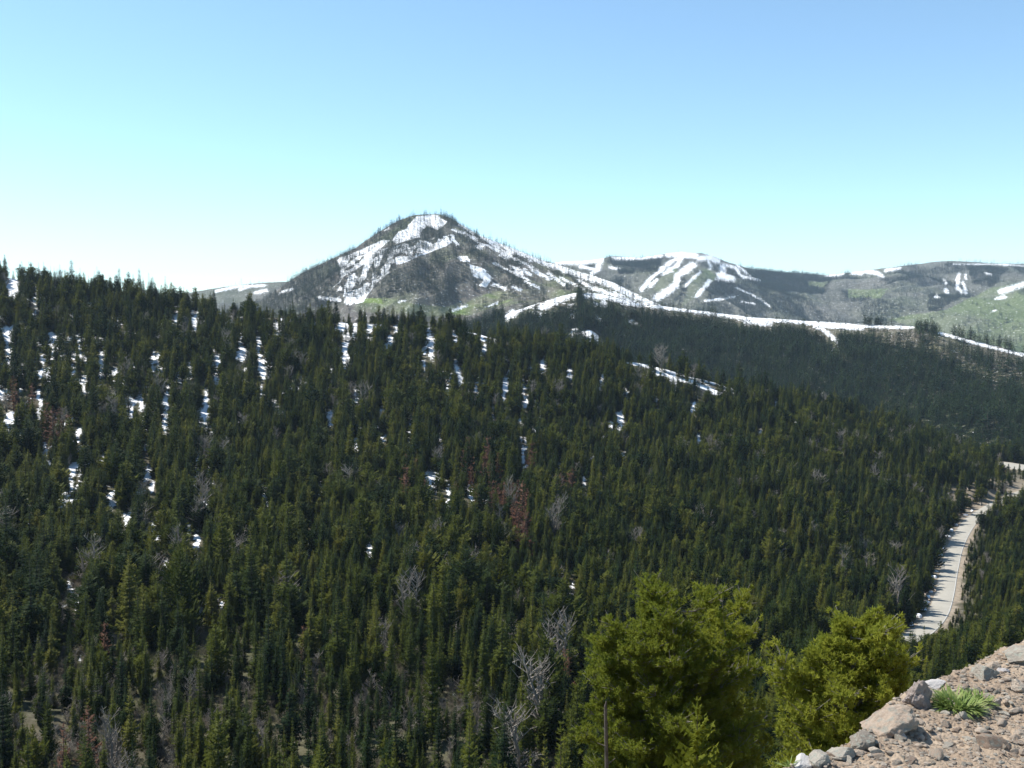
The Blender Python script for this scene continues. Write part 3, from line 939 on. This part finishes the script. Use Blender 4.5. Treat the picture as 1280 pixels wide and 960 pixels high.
DESC = ['slender spire-shaped conifer', 'narrow cone-shaped conifer', 'broad cone-shaped conifer', 'full blunt-topped conifer', 'wide ragged-topped conifer', 'very thin spire conifer', 'loose round-topped conifer']


def region(px_, py_):
    if py_ > 860:
        v = 'in the brushy bottom stand'
    elif py_ > 760:
        v = 'just above the grey brush'
    else:
        v = 'on the lower slope'
    h_ = ('at the far left' if px_ < 160 else 'left of the yellow-green spire' if px_ < 270 else 'right of the yellow-green spire' if px_ < 500 else
          'left of the big pine' if px_ < 750 else 'behind the big pines' if px_ < 1120 else 'above the rocky ledge')
    return v, h_


# individuals: the living conifers that show largest
vis = np.clip((955 - (tpy - hp)), 0, hp)
red &= ~isb
kind_all = np.where(isb, rng.integers(7, 9, len(gx)), kind_)
score = np.where(inview & ~red & ~isb, vis, 0)
# trees standing behind the rocky ledge or its pines do not show
hid = (tpx > 985) & (tpy - hp > np.interp(tpx, [985, 1280], [955, 790]))
hid |= (tpx > 760) & (tpx < 1130) & (tpy - hp > 790)
score[hid] = 0
order = np.argsort(-score)
ind = np.zeros(len(gx), bool)
# only every tree that is not swallowed: take the best 297
ind[order[:297]] = True
cnt = 0
for i in np.nonzero(ind)[0]:
    k = int(kind_[i]); v, h_ = region(tpx[i], tpy[i] - hp[i] * .6)
    thing_tree('conifer', crown_m[k], trunk_m[k], (gx[i], gy[i], gz[i] - .1), (H[i] * fat[i], H[i] * fat[i], H[i]), rng.uniform(0, 6.28),
               '%s %s, %s' % (DESC[k], v, h_), 'conifer', 'conifers nearest below the overlook')
ri = np.nonzero(red & inview)[0]
ri = ri[np.argsort(-hp[ri])][:90]
for i in ri:
    v, h_ = region(tpx[i], tpy[i] - hp[i] * .6)
    where = ('at the far left of the slope' if tpx[i] < 130 else 'among green trees left of the middle' if tpx[i] < 480 else 'in the rusty cluster mid-slope' if tpx[i] < 680 and tpy[i] < 720 else 'among green trees right of the rusty cluster')
    thing_tree('dead_conifer', redcrown_m[i % 3], trunk_m[1], (gx[i], gy[i], gz[i] - .1), (H[i], H[i], H[i] * .9), rng.uniform(0, 6.28),
               'rust-brown dying conifer %s' % where, 'dead conifer', 'rust-brown dying conifers on the slope')
used = ind.copy(); used[np.nonzero(red)[0]] = True
rest = ~used
n_ = rest.sum()
print('forest trees', n_, 'individual', ind.sum(), 'red', len(ri))
HF = H * fat
scatter('forest', np.stack([gx, gy, gz - .1], -1)[rest], np.stack([HF, HF, H], -1)[rest], rng.uniform(0, 6.28, n_), kind_all[rest], protos_col['cf'],
        'dense dark green conifer wood with some bare grey trees covering the big valley slope', 'forest')

# bare grey trees and brush, low on the slope
bx = []; tries = 0
spots = [(30, 800, 60, 40), (70, 830, 50, 60), (140, 830, 40, 30), (200, 760, 40, 30), (85, 900, 40, 50), (230, 900, 60, 50), (340, 900, 60, 50), (440, 910, 60, 40), (470, 870, 40, 30), (510, 900, 40, 50),
         (580, 900, 50, 60), (600, 870, 40, 40), (30, 930, 40, 30), (690, 880, 30, 60), (735, 850, 25, 60), (350, 830, 30, 30), (590, 680, 25, 20), (640, 850, 30, 40), (330, 930, 70, 30), (160, 940, 60, 25), (560, 660, 20, 20)]
while len(bx) < 230 and tries < 20000:
    tries += 1
    cx, cy, a, b_ = spots[tries % len(spots)]
    pxx = rng.normal(cx, a * .9); pyy = rng.normal(cy, b_ * .7)
    if pxx < -10 or pyy > 985 or (pxx > 745): continue
    p = hit(pxx, pyy + 14)
    if p[1] > 600 or p[1] < 62: continue
    bx.append((p, pxx, pyy))
btr = [np_mesh('bare_trunk_%d' % k, *a, [M['dead_wood']]) for k, (a, b_) in enumerate(bare)]
bbr = [np_mesh('bare_branches_%d' % k, *b_, [M['dead_wood']]) for k, (a, b_) in enumerate(bare)]
for i, (p, pxx, pyy) in enumerate(bx):
    hh = rng.uniform(2.6, 5.6)
    where = 'in the lower left corner' if pxx < 150 else 'around the yellow-green spire' if pxx < 330 else 'below the middle of the slope' if pxx < 560 else 'in the brush left of the big pine'
    thing_tree('bare_tree', bbr[i % 5], btr[i % 5], (p[0], p[1], p[2] - .1), (hh * rng.uniform(.8, 1.2), hh * rng.uniform(.8, 1.2), hh), rng.uniform(0, 6.28),
               'leafless pale grey many-stemmed tree %s' % where, 'bare tree', 'leafless grey trees low on the slope', cn='branches')
# brush stuff
nb = 9000
bxx = rng.uniform(-150, 70, nb * 3); byy = rng.uniform(75, 260, nb * 3)
bz = ground_z(bxx, byy); q1, q2 = project(bxx, byy, bz)
kk = (q1 > -150) & (q1 < 760) & (fbm(bxx / 14, byy / 14, 3, 93) > .42)
bxx, byy, bz = bxx[kk][:nb], byy[kk][:nb], bz[kk][:nb]
bs = rng.uniform(1.0, 2.6, len(bxx))
proto_col('sf', [joined('brush_%d' % k, [bare_tree(850 + k)[1]], [M['shrub']]) for k in range(3)])
scatter('brush', np.stack([bxx, byy, bz - .1], -1), np.stack([bs * 1.6, bs * 1.6, bs], -1), rng.uniform(0, 6.28, len(bxx)), rng.integers(0, 3, len(bxx)), protos_col['sf'],
        'low grey-brown leafless brush between the nearest conifers', 'brush')

# ------------------------------------------------------------------ woods on the far terrain


def far_wood(name, T, target, hgt, coll, nk, label, wide=1.0, clear=None):
    X, Y, Z, tr = T['X'], T['Y'], T['Z'], T['tree']
    dx = np.gradient(X, axis=1); dy = np.gradient(Y, axis=0)
    area = np.abs(dx * dy)
    front = np.ones(X.shape, bool); front[-22:] = False
    vis_ = (T['px'] > -250) & (T['px'] < 1750)
    pr = (area * tr * front * vis_).ravel()
    pr /= pr.sum()
    i = rng.choice(len(pr), target, p=pr)
    x = X.ravel()[i] + rng.uniform(-.5, .5, target) * dx.ravel()[i]
    y = Y.ravel()[i] + rng.uniform(-.5, .5, target) * dy.ravel()[i]
    gradz = np.gradient(Z, axis=0) / dy
    z = Z.ravel()[i] + (y - Y.ravel()[i]) * gradz.ravel()[i]
    h_ = hgt * rng.lognormal(0, .25, target)
    if clear:
        qx, qy = project(x, y, z); hp_ = h_ * F / y; mx = np.zeros(target)
        for pts, wd in clear:
            for f_ in (.3, .6, .9):
                mx = np.maximum(mx, stroke(qx, qy - hp_ * f_, pts, wd + 1))
        kp = (mx < .5) | (rng.random(target) < .14)
        x, y, z, h_ = x[kp], y[kp], z[kp], h_[kp]; target = len(x)
    scatter(name, np.stack([x, y, z - .4], -1), np.stack([h_ * wide, h_ * wide, h_], -1), rng.uniform(0, 6.28, target), rng.integers(0, nk, target), protos_col[coll], label, 'forest')


far_wood('forest', mid, 46000, 11.5, 'lf', 4, 'dark conifer wood on the middle ridge below the line of snow', 1.15, STK[0])
far_wood('forest', peak, 42000, 9.5, 'tf', 3, 'scattered conifers over the snow-streaked peak', 1.0)
far_wood('forest', far, 80000, 11, 'tf', 3, 'sparse conifers on the far snow-streaked range to the right', 1.3)
far_wood('forest', left, 1500, 12, 'tf', 3, 'conifers on the distant low hill at the left foot of the peak', 1.2)

# ------------------------------------------------------------------ roadside: snow remnants, fallen logs
SN = [(1178, 687, 2.2), (1176, 697, 1.4), (1175, 708, 1.6), (1173, 716, 1.3), (1174, 723, 1.8), (1171, 734, 2.4), (1168, 742, 1.2), (1172, 748, 1.5), (1171, 757, 1.4), (1160, 766, 2.0), (1154, 775, 2.2), (1147, 784, 1.8),
      (1186, 672, 1.8), (1193, 664, 1.8), (1200, 657, 1.6), (1222, 645, 1.6), (1229, 640, 1.4)]


def lump(seed, sub=3, planes=10, flat=1.0, cut=.72, rough=.05):
    bm = bmesh.new(); bmesh.ops.create_icosphere(bm, subdivisions=sub, radius=1)
    r_ = random.Random(seed)
    pl = []
    for _ in range(planes):
        v = Vector((r_.gauss(0, 1), r_.gauss(0, 1), r_.gauss(0, 1))).normalized(); pl.append((v, r_.uniform(cut - .12, cut + .18)))
    off = Vector((r_.uniform(0, 50), r_.uniform(0, 50), 0))
    for v in bm.verts:
        for nrm, dd in pl:
            e_ = v.co.dot(nrm) - dd
            if e_ > 0: v.co -= nrm * e_
        v.co *= 1 + rough * mnoise.noise(v.co * 2.5 + off) + rough * .6 * mnoise.noise(v.co * 7 + off)
        v.co.z *= flat
    return bm


def lump_mesh(name, m_, smooth=False, **k):
    bm = lump(**k); me = bpy.data.meshes.new(name); bm.to_mesh(me); bm.free()
    me.materials.append(m_)
    if smooth: me.polygons.foreach_set('use_smooth', [True] * len(me.polygons))
    return me


sm_mesh = [lump_mesh('snow_remnant_%d' % k, M['snow'], True, seed=40 + k, planes=4, flat=.35, rough=.25) for k in range(3)]
for i, (a, b_, s_) in enumerate(SN):
    p = hit(a, b_, 200, 560)
    j_ = np.argmin(np.abs(_ry - p[1])); p[0] = _rx[j_] + N_[j_, 0] * -(3.9 + s_ * .4); p[1] = _ry[j_] + N_[j_, 1] * -(3.9 + s_ * .4); p[2] = float(ground_z(np.array([p[0]]), np.array([p[1]]))[0])
    o = link('snow_heap', sm_mesh[i % 3], loc=(p[0], p[1], p[2] + .1), cat='snow heap', group='melting snow heaps along the tree side of the road',
             label='small melting snow heap %s' % ('where the road nears the pines' if b_ > 763 else 'beside the straight stretch of the road' if b_ > 680 else 'where the road bends right'))
    o.scale = (s_ * .5, s_ * .7, s_ * 1.3); o.rotation_euler = (0, 0, rng.uniform(0, 3))
LG = [((1202, 605), (1215, 628)), ((1208, 608), (1222, 638)), ((1219, 612), (1228, 636)), ((1195, 612), (1206, 634)), ((1238, 600), (1246, 612)), ((1251, 592), (1262, 606)), ((1256, 590), (1270, 604)), ((1246, 598), (1254, 606)), ((1184, 640), (1192, 652)), ((1226, 606), (1236, 622)), ((1170, 740), (1160, 728)), ((1162, 752), (1152, 738))]
for i, (a, b_) in enumerate(LG):
    p, q = hit(*a, 250, 640), hit(*b_, 250, 640)
    dv = q - p; L = np.linalg.norm(dv)
    if L > 22: q = p + dv * 22 / L; q[2] = ground_z(q[0], q[1]) + .3; L = 22
    v, f_ = limb((0, 0, 0), (q - p), .26, .14, 7)
    c0 = []
    for t in (.35, .55, .75, .9):
        a2 = rng.uniform(0, 6.28); b0 = (q - p) * t
        c0.append(limb(b0, b0 + np.array([math.cos(a2) * .9, math.sin(a2) * .9, .8]), .05, .02, 3))
    where = 'on the shaded cut bank above the bend' if a[1] < 700 else 'beside the straight stretch of the road'
    link('fallen_log', np_mesh('fallen_log', *merge([(v, f_)] + c0), [M['log_wood']]), loc=(p[0], p[1], p[2] + .35), cat='log', group='pale fallen logs by the road', label='pale fallen log lying %s' % where)

# ------------------------------------------------------------------ the overlook: gravel ledge


def ledge_z(x, y):
    s = edge_s(x, y)
    z = -1.93 - 1.35 * np.maximum(s, 0) + .035
    z = z - .075 * sm(1.6, 2.8, x) + (fbm(x * 1.7, y * 1.7, 4, 15) - .5) * .14 + (fbm(x * 9, y * 9, 3, 16) - .5) * .055 + (fbm(x * 30, y * 30, 2, 17) - .5) * .014
    return z


lx, ly = np.meshgrid(np.arange(-.5, 7.5, .02), np.arange(2.4, 10.0, .02))
keepm = edge_s(lx, ly) < 1.7
lz = ledge_z(lx, ly)
lf_ = grid_faces(*lx.shape)
kf = keepm.ravel()[lf_].all(1)
lme = np_mesh('gravel_ledge', np.stack([lx, ly, lz], -1).reshape(-1, 3), lf_[kf], [M['ledge']], smooth=True)
bm = bmesh.new(); bm.from_mesh(lme); bmesh.ops.delete(bm, geom=[v for v in bm.verts if not v.link_faces], context='VERTS'); bm.to_mesh(lme); bm.free()
link('gravel_ledge', lme, kind='structure')


def ledge_hit(px, py):
    ys = np.linspace(2.6, 9.5, 1500)
    a, dy, dz = ray(px, py)
    gx_ = a * ys / dy; l_ = dz * ys / dy
    g_ = ledge_z(gx_, ys)
    k = np.nonzero(g_ >= l_)[0]
    i = k[0] if len(k) else int(np.argmin(np.abs(g_ - l_)))
    return np.array([gx_[i], ys[i], g_[i]])


BO = [  # px, py of the centre, (sx, sy, sz) half sizes in m, material, rotation, label, name
    (1108, 905, (.150, .115, .085), 'rock', .4, 'large rounded tan boulder on the ledge lip left of the green plant', 'boulder', 21),
    (1078, 922, (.075, .06, .05), 'grey_rock', 1.0, 'grey stone leaning on the left of the large tan boulder', 'boulder', 22),
    (1147, 876, (.085, .075, .115), 'dark_rock', .2, 'knobbly dark brown conglomerate rock between boulder and green plant', 'boulder', 23),
    (1168, 852, (.085, .055, .022), 'pale_rock', .3, 'thin white slab on top of the dark conglomerate rock', 'rock_slab', 24),
    (1050, 938, (.085, .06, .035), 'grey_rock', .5, 'blue-grey slab tilted on the lip below the large boulder', 'rock_slab', 25),
    (1027, 946, (.075, .05, .04), 'grey_rock', 1.2, 'pointed grey slab nearest the lower end of the lip', 'rock_slab', 26),
    (1002, 957, (.07, .045, .03), 'pale_rock', .8, 'pale stone at the lowest end of the lip', 'boulder', 27),
    (1229, 838, (.105, .09, .05), 'grey_rock', .9, 'flat grey slab leaning on the lip right of the green plant', 'rock_slab', 28),
    (1241, 829, (.05, .04, .03), 'rock', .3, 'pinkish stone lying on the flat grey slab', 'boulder', 29),
    (1276, 818, (.13, .12, .085), 'grey_rock', .2, 'grey lichen-spotted rock outcrop at the right picture edge', 'boulder', 30),
    (1254, 834, (.035, .03, .025), 'pale_rock', .2, 'small pale stone in the notch left of the grey outcrop', 'boulder', 31),
    (1272, 856, (.075, .05, .045), 'rock', .7, 'reddish angular rock casting a shadow below the grey outcrop', 'boulder', 32),
    (1122, 914, (.05, .045, .03), 'pale_rock', .7, 'pale flat stone at the foot of the large tan boulder', 'boulder', 33)]
for (a, b_, s_, m_, rz, lab, nm, sd) in BO:
    p = ledge_hit(a, min(b_ + 6, 958))
    me = lump_mesh(nm, M[m_], False, seed=sd, sub=5, planes=13, flat=1, cut=.66, rough=.10 if m_ != 'dark_rock' else .3)
    o = link(nm, me, loc=(p[0], p[1], p[2] + s_[2] * .2), label=lab, cat='rock')
    o.scale = s_; o.rotation_euler = (rng.uniform(-.15, .15), rng.uniform(-.3, .1), rz)
# countable stones
st_me = [lump_mesh('stone_%d' % k, M['rock'] if k % 4 else M['grey_rock'], False, seed=60 + k, sub=3, planes=11, cut=.62, rough=.08) for k in range(8)]
big = [(1126, 925, .035), (1137, 918, .03), (1150, 905, .032), (1182, 905, .03), (1205, 897, .035), (1225, 916, .035), (1240, 933, .06), (1222, 938, .03), (1184, 935, .034), (1098, 942, .04), (1092, 930, .03), (1168, 945, .045), (1238, 873, .03), (1223, 886, .025),
       (1252, 905, .03), (1268, 890, .03), (1210, 925, .024), (1140, 952, .03), (1160, 912, .028), (1272, 930, .03), (1060, 952, .035), (1195, 915, .02), (1258, 880, .025), (1244, 893, .02)]
r2 = np.random.default_rng(5)
while len(big) < 190:
    a, b_ = r2.uniform(1000, 1279), r2.uniform(800, 958)
    if b_ > np.interp(a, [985, 1100, 1165, 1225, 1280], [962, 895, 862, 850, 822]) + 3:
        big.append((a, b_, r2.uniform(.010, .026)))
for i, (a, b_, s_) in enumerate(big):
    p = ledge_hit(a, b_)
    where = 'below the large tan boulder' if a < 1130 else 'below the green plant' if a < 1215 else 'right of the green plant'
    size = 'fist-sized angular' if s_ > .029 else 'small'
    tone = 'reddish tan' if i % 8 % 4 else 'grey'
    o = link('stone', st_me[i % 8], loc=(p[0], p[1], p[2] + s_ * .1), cat='stone', group='loose stones on the gravel ledge', label='%s %s stone lying on the gravel %s' % (size, tone, where))
    o.scale = (s_ * r2.uniform(.9, 1.5), s_ * r2.uniform(.7, 1.1), s_ * r2.uniform(.5, .8)); o.rotation_euler = (r2.uniform(-.3, .3), r2.uniform(-.3, .3), r2.uniform(0, 6))
ng_ = 48000
ax, ay = rng.uniform(0, 6, ng_), rng.uniform(3, 8, ng_)
k = (edge_s(ax, ay) < .25) & (ax < ay * .62)
ax, ay = ax[k], ay[k]
s_ = np.clip(rng.lognormal(-5.15, .5, len(ax)), .003, .016)
proto_col('gf', [lump_mesh('pebble_%d' % j, M['rock'] if j % 3 else M['grey_rock'], False, seed=90 + j, sub=1, planes=6, cut=.7, rough=.1) for j in range(6)])
scatter('gravel', np.stack([ax, ay, ledge_z(ax, ay) + s_ * .2], -1), np.stack([s_ * 1.3, s_, s_ * .7], -1), rng.uniform(0, 6.28, len(ax)), rng.integers(0, 6, len(ax)), protos_col['gf'], 'loose tan and grey gravel covering the ledge', 'gravel')

# loose rocks and brush on the steep slope below the ledge
ax, ay = rng.uniform(-45, 60, 26000), rng.uniform(3, 75, 26000)
k = (edge_s(ax, ay) > 1.2) & (np.abs(ax) < ay * .9 + 20)
ax, ay = ax[k], ay[k]
s_ = np.clip(rng.lognormal(-2.3, .7, len(ax)), .04, .7)
scatter('scree', np.stack([ax, ay, ground_z(ax, ay)], -1), np.stack([s_ * 1.2, s_, s_ * .7], -1), rng.uniform(0, 6.28, len(ax)), rng.integers(0, 6, len(ax)), protos_col['gf'], 'loose rocks covering the steep slope below the ledge', 'scree')
ax, ay = rng.uniform(-45, 60, 3500), rng.uniform(8, 80, 3500)
k = (edge_s(ax, ay) > 4) & (np.abs(ax) < ay * .9 + 20)
ax, ay = ax[k], ay[k]; s_ = rng.uniform(.5, 1.3, len(ax))
scatter('brush', np.stack([ax, ay, ground_z(ax, ay)], -1), np.stack([s_ * 1.5, s_ * 1.5, s_], -1), rng.uniform(0, 6.28, len(ax)), rng.integers(0, 3, len(ax)), protos_col['sf'], 'low brown brush on the steep slope below the ledge', 'brush')

# green leafy plant and grass tuft


def clump(name, px_, py_, n_, L, spread, wd, label, cat):
    p = ledge_hit(px_, py_)
    r_ = np.random.default_rng(int(px_)); V = []; Fc = []
    for i in range(n_):
        a = r_.uniform(0, 6.28); rad = spread * math.sqrt(r_.random())
        bx_, by_ = rad * math.cos(a), rad * math.sin(a) * .7
        a2 = a + r_.normal(0, .6); ll = L * r_.uniform(.55, 1.1); lean = r_.uniform(.35, 1.15)
        prev = None; zo = float(ledge_z(p[0] + bx_, p[1] + by_)) - p[2]
        for q in range(6):
            t = q / 5
            rr_ = ll * math.sin(lean) * t * (1 + .3 * t); hz = ll * math.cos(lean) * t - ll * .32 * t * t * lean
            ww = wd * (math.sin(math.pi * min(.999, .12 + t * .88)) + .05)
            cx_, cy_ = bx_ + rr_ * math.cos(a2), by_ + rr_ * math.sin(a2)
            V += [(cx_ - math.sin(a2) * ww, cy_ + math.cos(a2) * ww, zo + hz + ww * .3), (cx_ + math.sin(a2) * ww, cy_ - math.cos(a2) * ww, zo + hz + ww * .3)]
            if q:
                k = len(V) - 4
                Fc.append((k, k + 1, k + 3, k + 2))
    return link(name, np_mesh(name, V, Fc, [M['leaf']], smooth=True), loc=p, label=label, cat=cat)


clump('green_plant', 1198, 884, 420, .105, .085, .0045, 'bright green leafy clump growing on the gravel ledge', 'plant')
clump('green_plant', 1224, 876, 110, .075, .045, .0035, 'smaller green sprout on the right of the bright leafy clump', 'plant')
clump('grass_tuft', 988, 958, 22, .06, .018, .0022, 'thin green grass tuft at the lowest end of the ledge', 'grass tuft')

# ------------------------------------------------------------------ big pines below the ledge


def tufts(P, D, r_, n_, L, wd):
    """brush of needles at each point, pointing around direction D"""
    m_ = len(P)
    Pn = np.repeat(P, n_, 0); Dn = np.repeat(D, n_, 0)
    dirs = Dn + r_.normal(0, .85, Dn.shape); dirs /= np.linalg.norm(dirs, axis=1)[:, None]
    ll = (L * r_.uniform(.6, 1.15, len(dirs)))[:, None]
    sd = np.cross(dirs, r_.normal(0, 1, dirs.shape)); sd /= np.linalg.norm(sd, axis=1)[:, None]
    st = Pn - Dn * (r_.uniform(0, .8, len(dirs)) * L)[:, None]
    V = np.stack([st - sd * wd * .5, st + sd * wd * .5, st + dirs * ll + sd * wd * .2, st + dirs * ll - sd * wd * .2], 1).reshape(-1, 3)
    return V, np.arange(len(V)).reshape(-1, 4)


def big_pine(px_top, py_top, Y, height, width, seed, label, lean=0.0, dens=1.0, base=.12, m_='pine_needles', nlead=3, blunt=.42):
    r_ = np.random.default_rng(seed)
    top = at(px_top, py_top, Y)
    base_z = top[2] - height
    gz_ = float(ground_z(np.array([top[0]]), np.array([Y]))[0])
    height = top[2] - gz_
    root = bpy.data.objects.new('pine_tree', None); COL.objects.link(root)
    root.location = (top[0], Y, gz_); root['label'] = label; root['category'] = 'pine'; root['group'] = 'bushy pines below the ledge'
    wood = []; tp = []; td = []
    leaders = []
    for k in range(nlead):
        a = r_.uniform(0, 6.28) if k else 0
        off = 0 if k == 0 else width * r_.uniform(.2, .34)
        hh = height * (1 if k == 0 else r_.uniform(.86, .97))
        leaders.append((np.array([math.cos(a) * off, math.sin(a) * off, hh]), height * r_.uniform(.25, .4) if k else 0))
    tr = []
    for e_, z0 in leaders:
        pts = [np.array([0, 0, z0 if z0 else -.4])]
        for t in np.linspace(.15, 1, 8):
            q = np.array([e_[0] * t ** .7, e_[1] * t ** .7, z0 + (e_[2] - z0) * t]) + r_.normal(0, .06, 3) * (t < 1)
            pts.append(q)
        r0 = .15 if z0 == 0 else .075
        for i in range(len(pts) - 1):
            t0, t1 = i / 8, (i + 1) / 8
            tr.append(limb(pts[i], pts[i + 1], r0 * (1 - t0 * .92), r0 * (1 - t1 * .92), 8))
        # limbs
        nl = int(34 * dens * (1 if z0 == 0 else .6))
        for j in range(nl):
            t = (j + r_.uniform(0, 1)) / nl
            hz = z0 + (e_[2] - z0) * (base + (1 - base) * t)
            if hz < height * base: continue
            fr = hz / height
            i = min(int((hz - z0) / (e_[2] - z0) * 8), 7); c0 = pts[i] + (pts[i + 1] - pts[i]) * r_.random()
            env = width * .5 * (1 - max(0, (fr - (1 - blunt)) / blunt)) ** .42 if fr > 1 - blunt else width * .5 * (.75 + .25 * min(1, fr / .4))
            L = env * r_.uniform(.72, 1.12) * (1 if z0 == 0 else .6)
            a = r_.uniform(0, 6.28); rise = r_.uniform(.15, .55)
            e2 = c0 + np.array([math.cos(a) * L, math.sin(a) * L, L * rise])
            m1 = (c0 + e2) / 2 - np.array([0, 0, L * .10]) + r_.normal(0, .05, 3)
            wood.append(limb(c0, m1, .024, .017, 5)); wood.append(limb(m1, e2, .017, .006, 5))
            for q in range(int(10 + 8 * L)):
                f_ = r_.uniform(.1, 1.04)
                tp.append(m1 + (e2 - m1) * f_ + r_.normal(0, .08, 3)); dd = np.array([math.cos(a) * .6, math.sin(a) * .6, .8]) + r_.normal(0, .4, 3); td.append(dd / np.linalg.norm(dd))
            nb_ = int(12 + 11 * L)
            for q in range(nb_):
                s_ = r_.uniform(.25, 1) ** .8
                b0 = m1 + (e2 - m1) * ((s_ - .5) * 2) if s_ > .5 else c0 + (m1 - c0) * s_ * 2
                a2 = a + r_.normal(0, 1.0); l2 = r_.uniform(.25, .62) * (.5 + .5 * s_) * min(1, L)
                b1 = b0 + np.array([math.cos(a2) * l2, math.sin(a2) * l2, l2 * r_.uniform(.1, 1.1)])
                wood.append(limb(b0, b1, .013, .006, 3))
                for u_ in range(4):
                    f_ = r_.uniform(.35, 1.05)
                    c1 = b0 + (b1 - b0) * f_ + r_.normal(0, .07, 3)
                    tp.append(c1); dd = (b1 - b0) / (np.linalg.norm(b1 - b0) + 1e-6) + np.array([0, 0, .55]); td.append(dd / np.linalg.norm(dd))
    for q in range(int(300 * dens)):          # outer twigs filling the crown's surface
        fr = r_.uniform(base, .93); a = r_.uniform(0, 6.28)
        env = width * .5 * (1 - max(0, (fr - (1 - blunt)) / blunt)) ** .5 if fr > 1 - blunt else width * .5 * (.75 + .25 * min(1, fr / .4))
        rr_ = env * r_.uniform(.6, 1.0) * (.8 + .4 * float(vnoise(a * 1.2, fr * 6, seed)))
        c0 = np.array([math.cos(a) * rr_, math.sin(a) * rr_, fr * height]); c1 = c0 * np.array([.72, .72, 1]) - np.array([0, 0, .18])
        wood.append(limb(c1, c0, .009, .004, 3))
        for u_ in range(7):
            tp.append(c1 + (c0 - c1) * r_.uniform(.5, 1.2) + r_.normal(0, .08, 3)); dd = np.array([math.cos(a) * .6, math.sin(a) * .6, .8]); td.append(dd / np.linalg.norm(dd))
    # tip
    for e_, z0 in leaders:
        for q in range(60):
            tp.append(e_ + np.array([r_.normal(0, .2), r_.normal(0, .2), -abs(r_.normal(0, .6))])); td.append(np.array([0, 0, 1.0]))
    tp = np.array(tp); td = np.array(td)
    link('trunk', np_mesh('pine_trunk', *merge(tr), [M['pine_bark']], smooth=True), parent=root)
    link('branches', np_mesh('pine_branches', *merge(wood), [M['pine_bark']]), parent=root)
    V, Fc = tufts(tp, td, r_, 22, .105, .022)
    link('crown', np_mesh('pine_crown', V, Fc, [M[m_]]), parent=root)
    print('pine', label[:20], 'tufts', len(tp), 'h', round(height, 1))
    return root


big_pine(838, 741, 27, 10, 4.3, 1, 'tallest bushy yellow-green pine with many pale limbs, left of the pair by the ledge', dens=1.7, nlead=4, blunt=.35)
big_pine(903, 752, 29, 10, 3.2, 2, 'darker bushy pine growing close on the right of the tallest one', dens=1.2)
big_pine(1062, 783, 22, 7, 2.85, 3, 'round-topped yellow-green pine right behind the rocky ledge lip', dens=1.5, base=.03, blunt=.3)

# young spruce, front of the tall pine
yv, yf = conifer(777, .27, 38, 12, 5, .95, .04, -.05, .35, .05)
top = at(872, 868, 19)
g0 = float(ground_z(np.array([top[0]]), np.array([19.0]))[0]); hh = top[2] - g0
thing_tree('young_spruce', np_mesh('young_spruce_crown', yv, yf, [M['young_needles']]), np_mesh('young_spruce_trunk', *trunk_vf(.012, .96), [M['bark']]), (top[0], 19, g0), (hh * .75, hh * .75, hh), .3,
           'small bright yellow-green spruce standing in front of the tallest pine', 'young spruce', None)
# yellow-green spire at the lower left
cv, cf_ = conifer(778, .17, 46, 12, 4, .75, .04, .25, .25, .02)
M['spire_needles'] = needle_mat('spire_needles', [(0, (.07, .085, .015)), (1, (.14, .145, .03))], trans=.3, nscale=3)
tp_ = at(272, 884, 92); g0 = float(ground_z(np.array([tp_[0]]), np.array([92.0]))[0]); hh = tp_[2] - g0
thing_tree('conifer', np_mesh('spire_crown', cv, cf_, [M['spire_needles']]), trunk_m[2], (tp_[0], 92, g0 - .1), (hh * 1.0, hh * 1.0, hh), 1.0,
           'broad yellow-green spire-topped conifer rising from the bottom edge at the left', 'conifer', None)
print('spire h', hh)
# broken snag left of the big pine
tp_ = at(757, 884, 24); g0 = float(ground_z(np.array([tp_[0]]), np.array([24.0]))[0]); hh = tp_[2] - g0
ps = [limb((0, 0, -.3), (.12, 0, hh * .5), .09, .065, 9), limb((.12, 0, hh * .5), (.0, .02, hh), .065, .04, 9), limb((0, .02, hh), (.02, .02, hh + .15), .04, .01, 5),
      limb((.02, 0, hh * .85), (.25, 0, hh * .85 + .18), .02, .008, 4), limb((0, 0, hh * .9), (-.2, .05, hh * .9 + .06), .018, .006, 4)]
link('dead_snag', np_mesh('dead_snag', *merge(ps), [M['snag_wood']], smooth=True), loc=(tp_[0], 24, g0), label='broken grey-brown dead trunk standing left of the tallest pine', cat='dead trunk')

# ------------------------------------------------------------------ air
bm = bmesh.new(); bmesh.ops.create_cube(bm, size=1)
hz = bpy.data.meshes.new('haze'); bm.to_mesh(hz); bm.free()
hm = bpy.data.materials.new('haze'); hm.use_nodes = True
hn = hm.node_tree; hn.nodes.remove(hn.nodes['Principled BSDF'])
pv = hn.nodes.new('ShaderNodeVolumePrincipled')
pv.inputs['Color'].default_value = (.62, .80, 1.0, 1)
pv.inputs['Density'].default_value = .00005
pv.inputs['Anisotropy'].default_value = 0.0
hn.links.new(pv.outputs[0], hn.nodes['Material Output'].inputs['Volume'])
hz.materials.append(hm)
ho = link('haze', hz, label='pale blue haze over the valley and the far mountains', cat='haze', kind='stuff')
ho.scale = (24000, 9800, 640); ho.location = (0, 4300, 120)
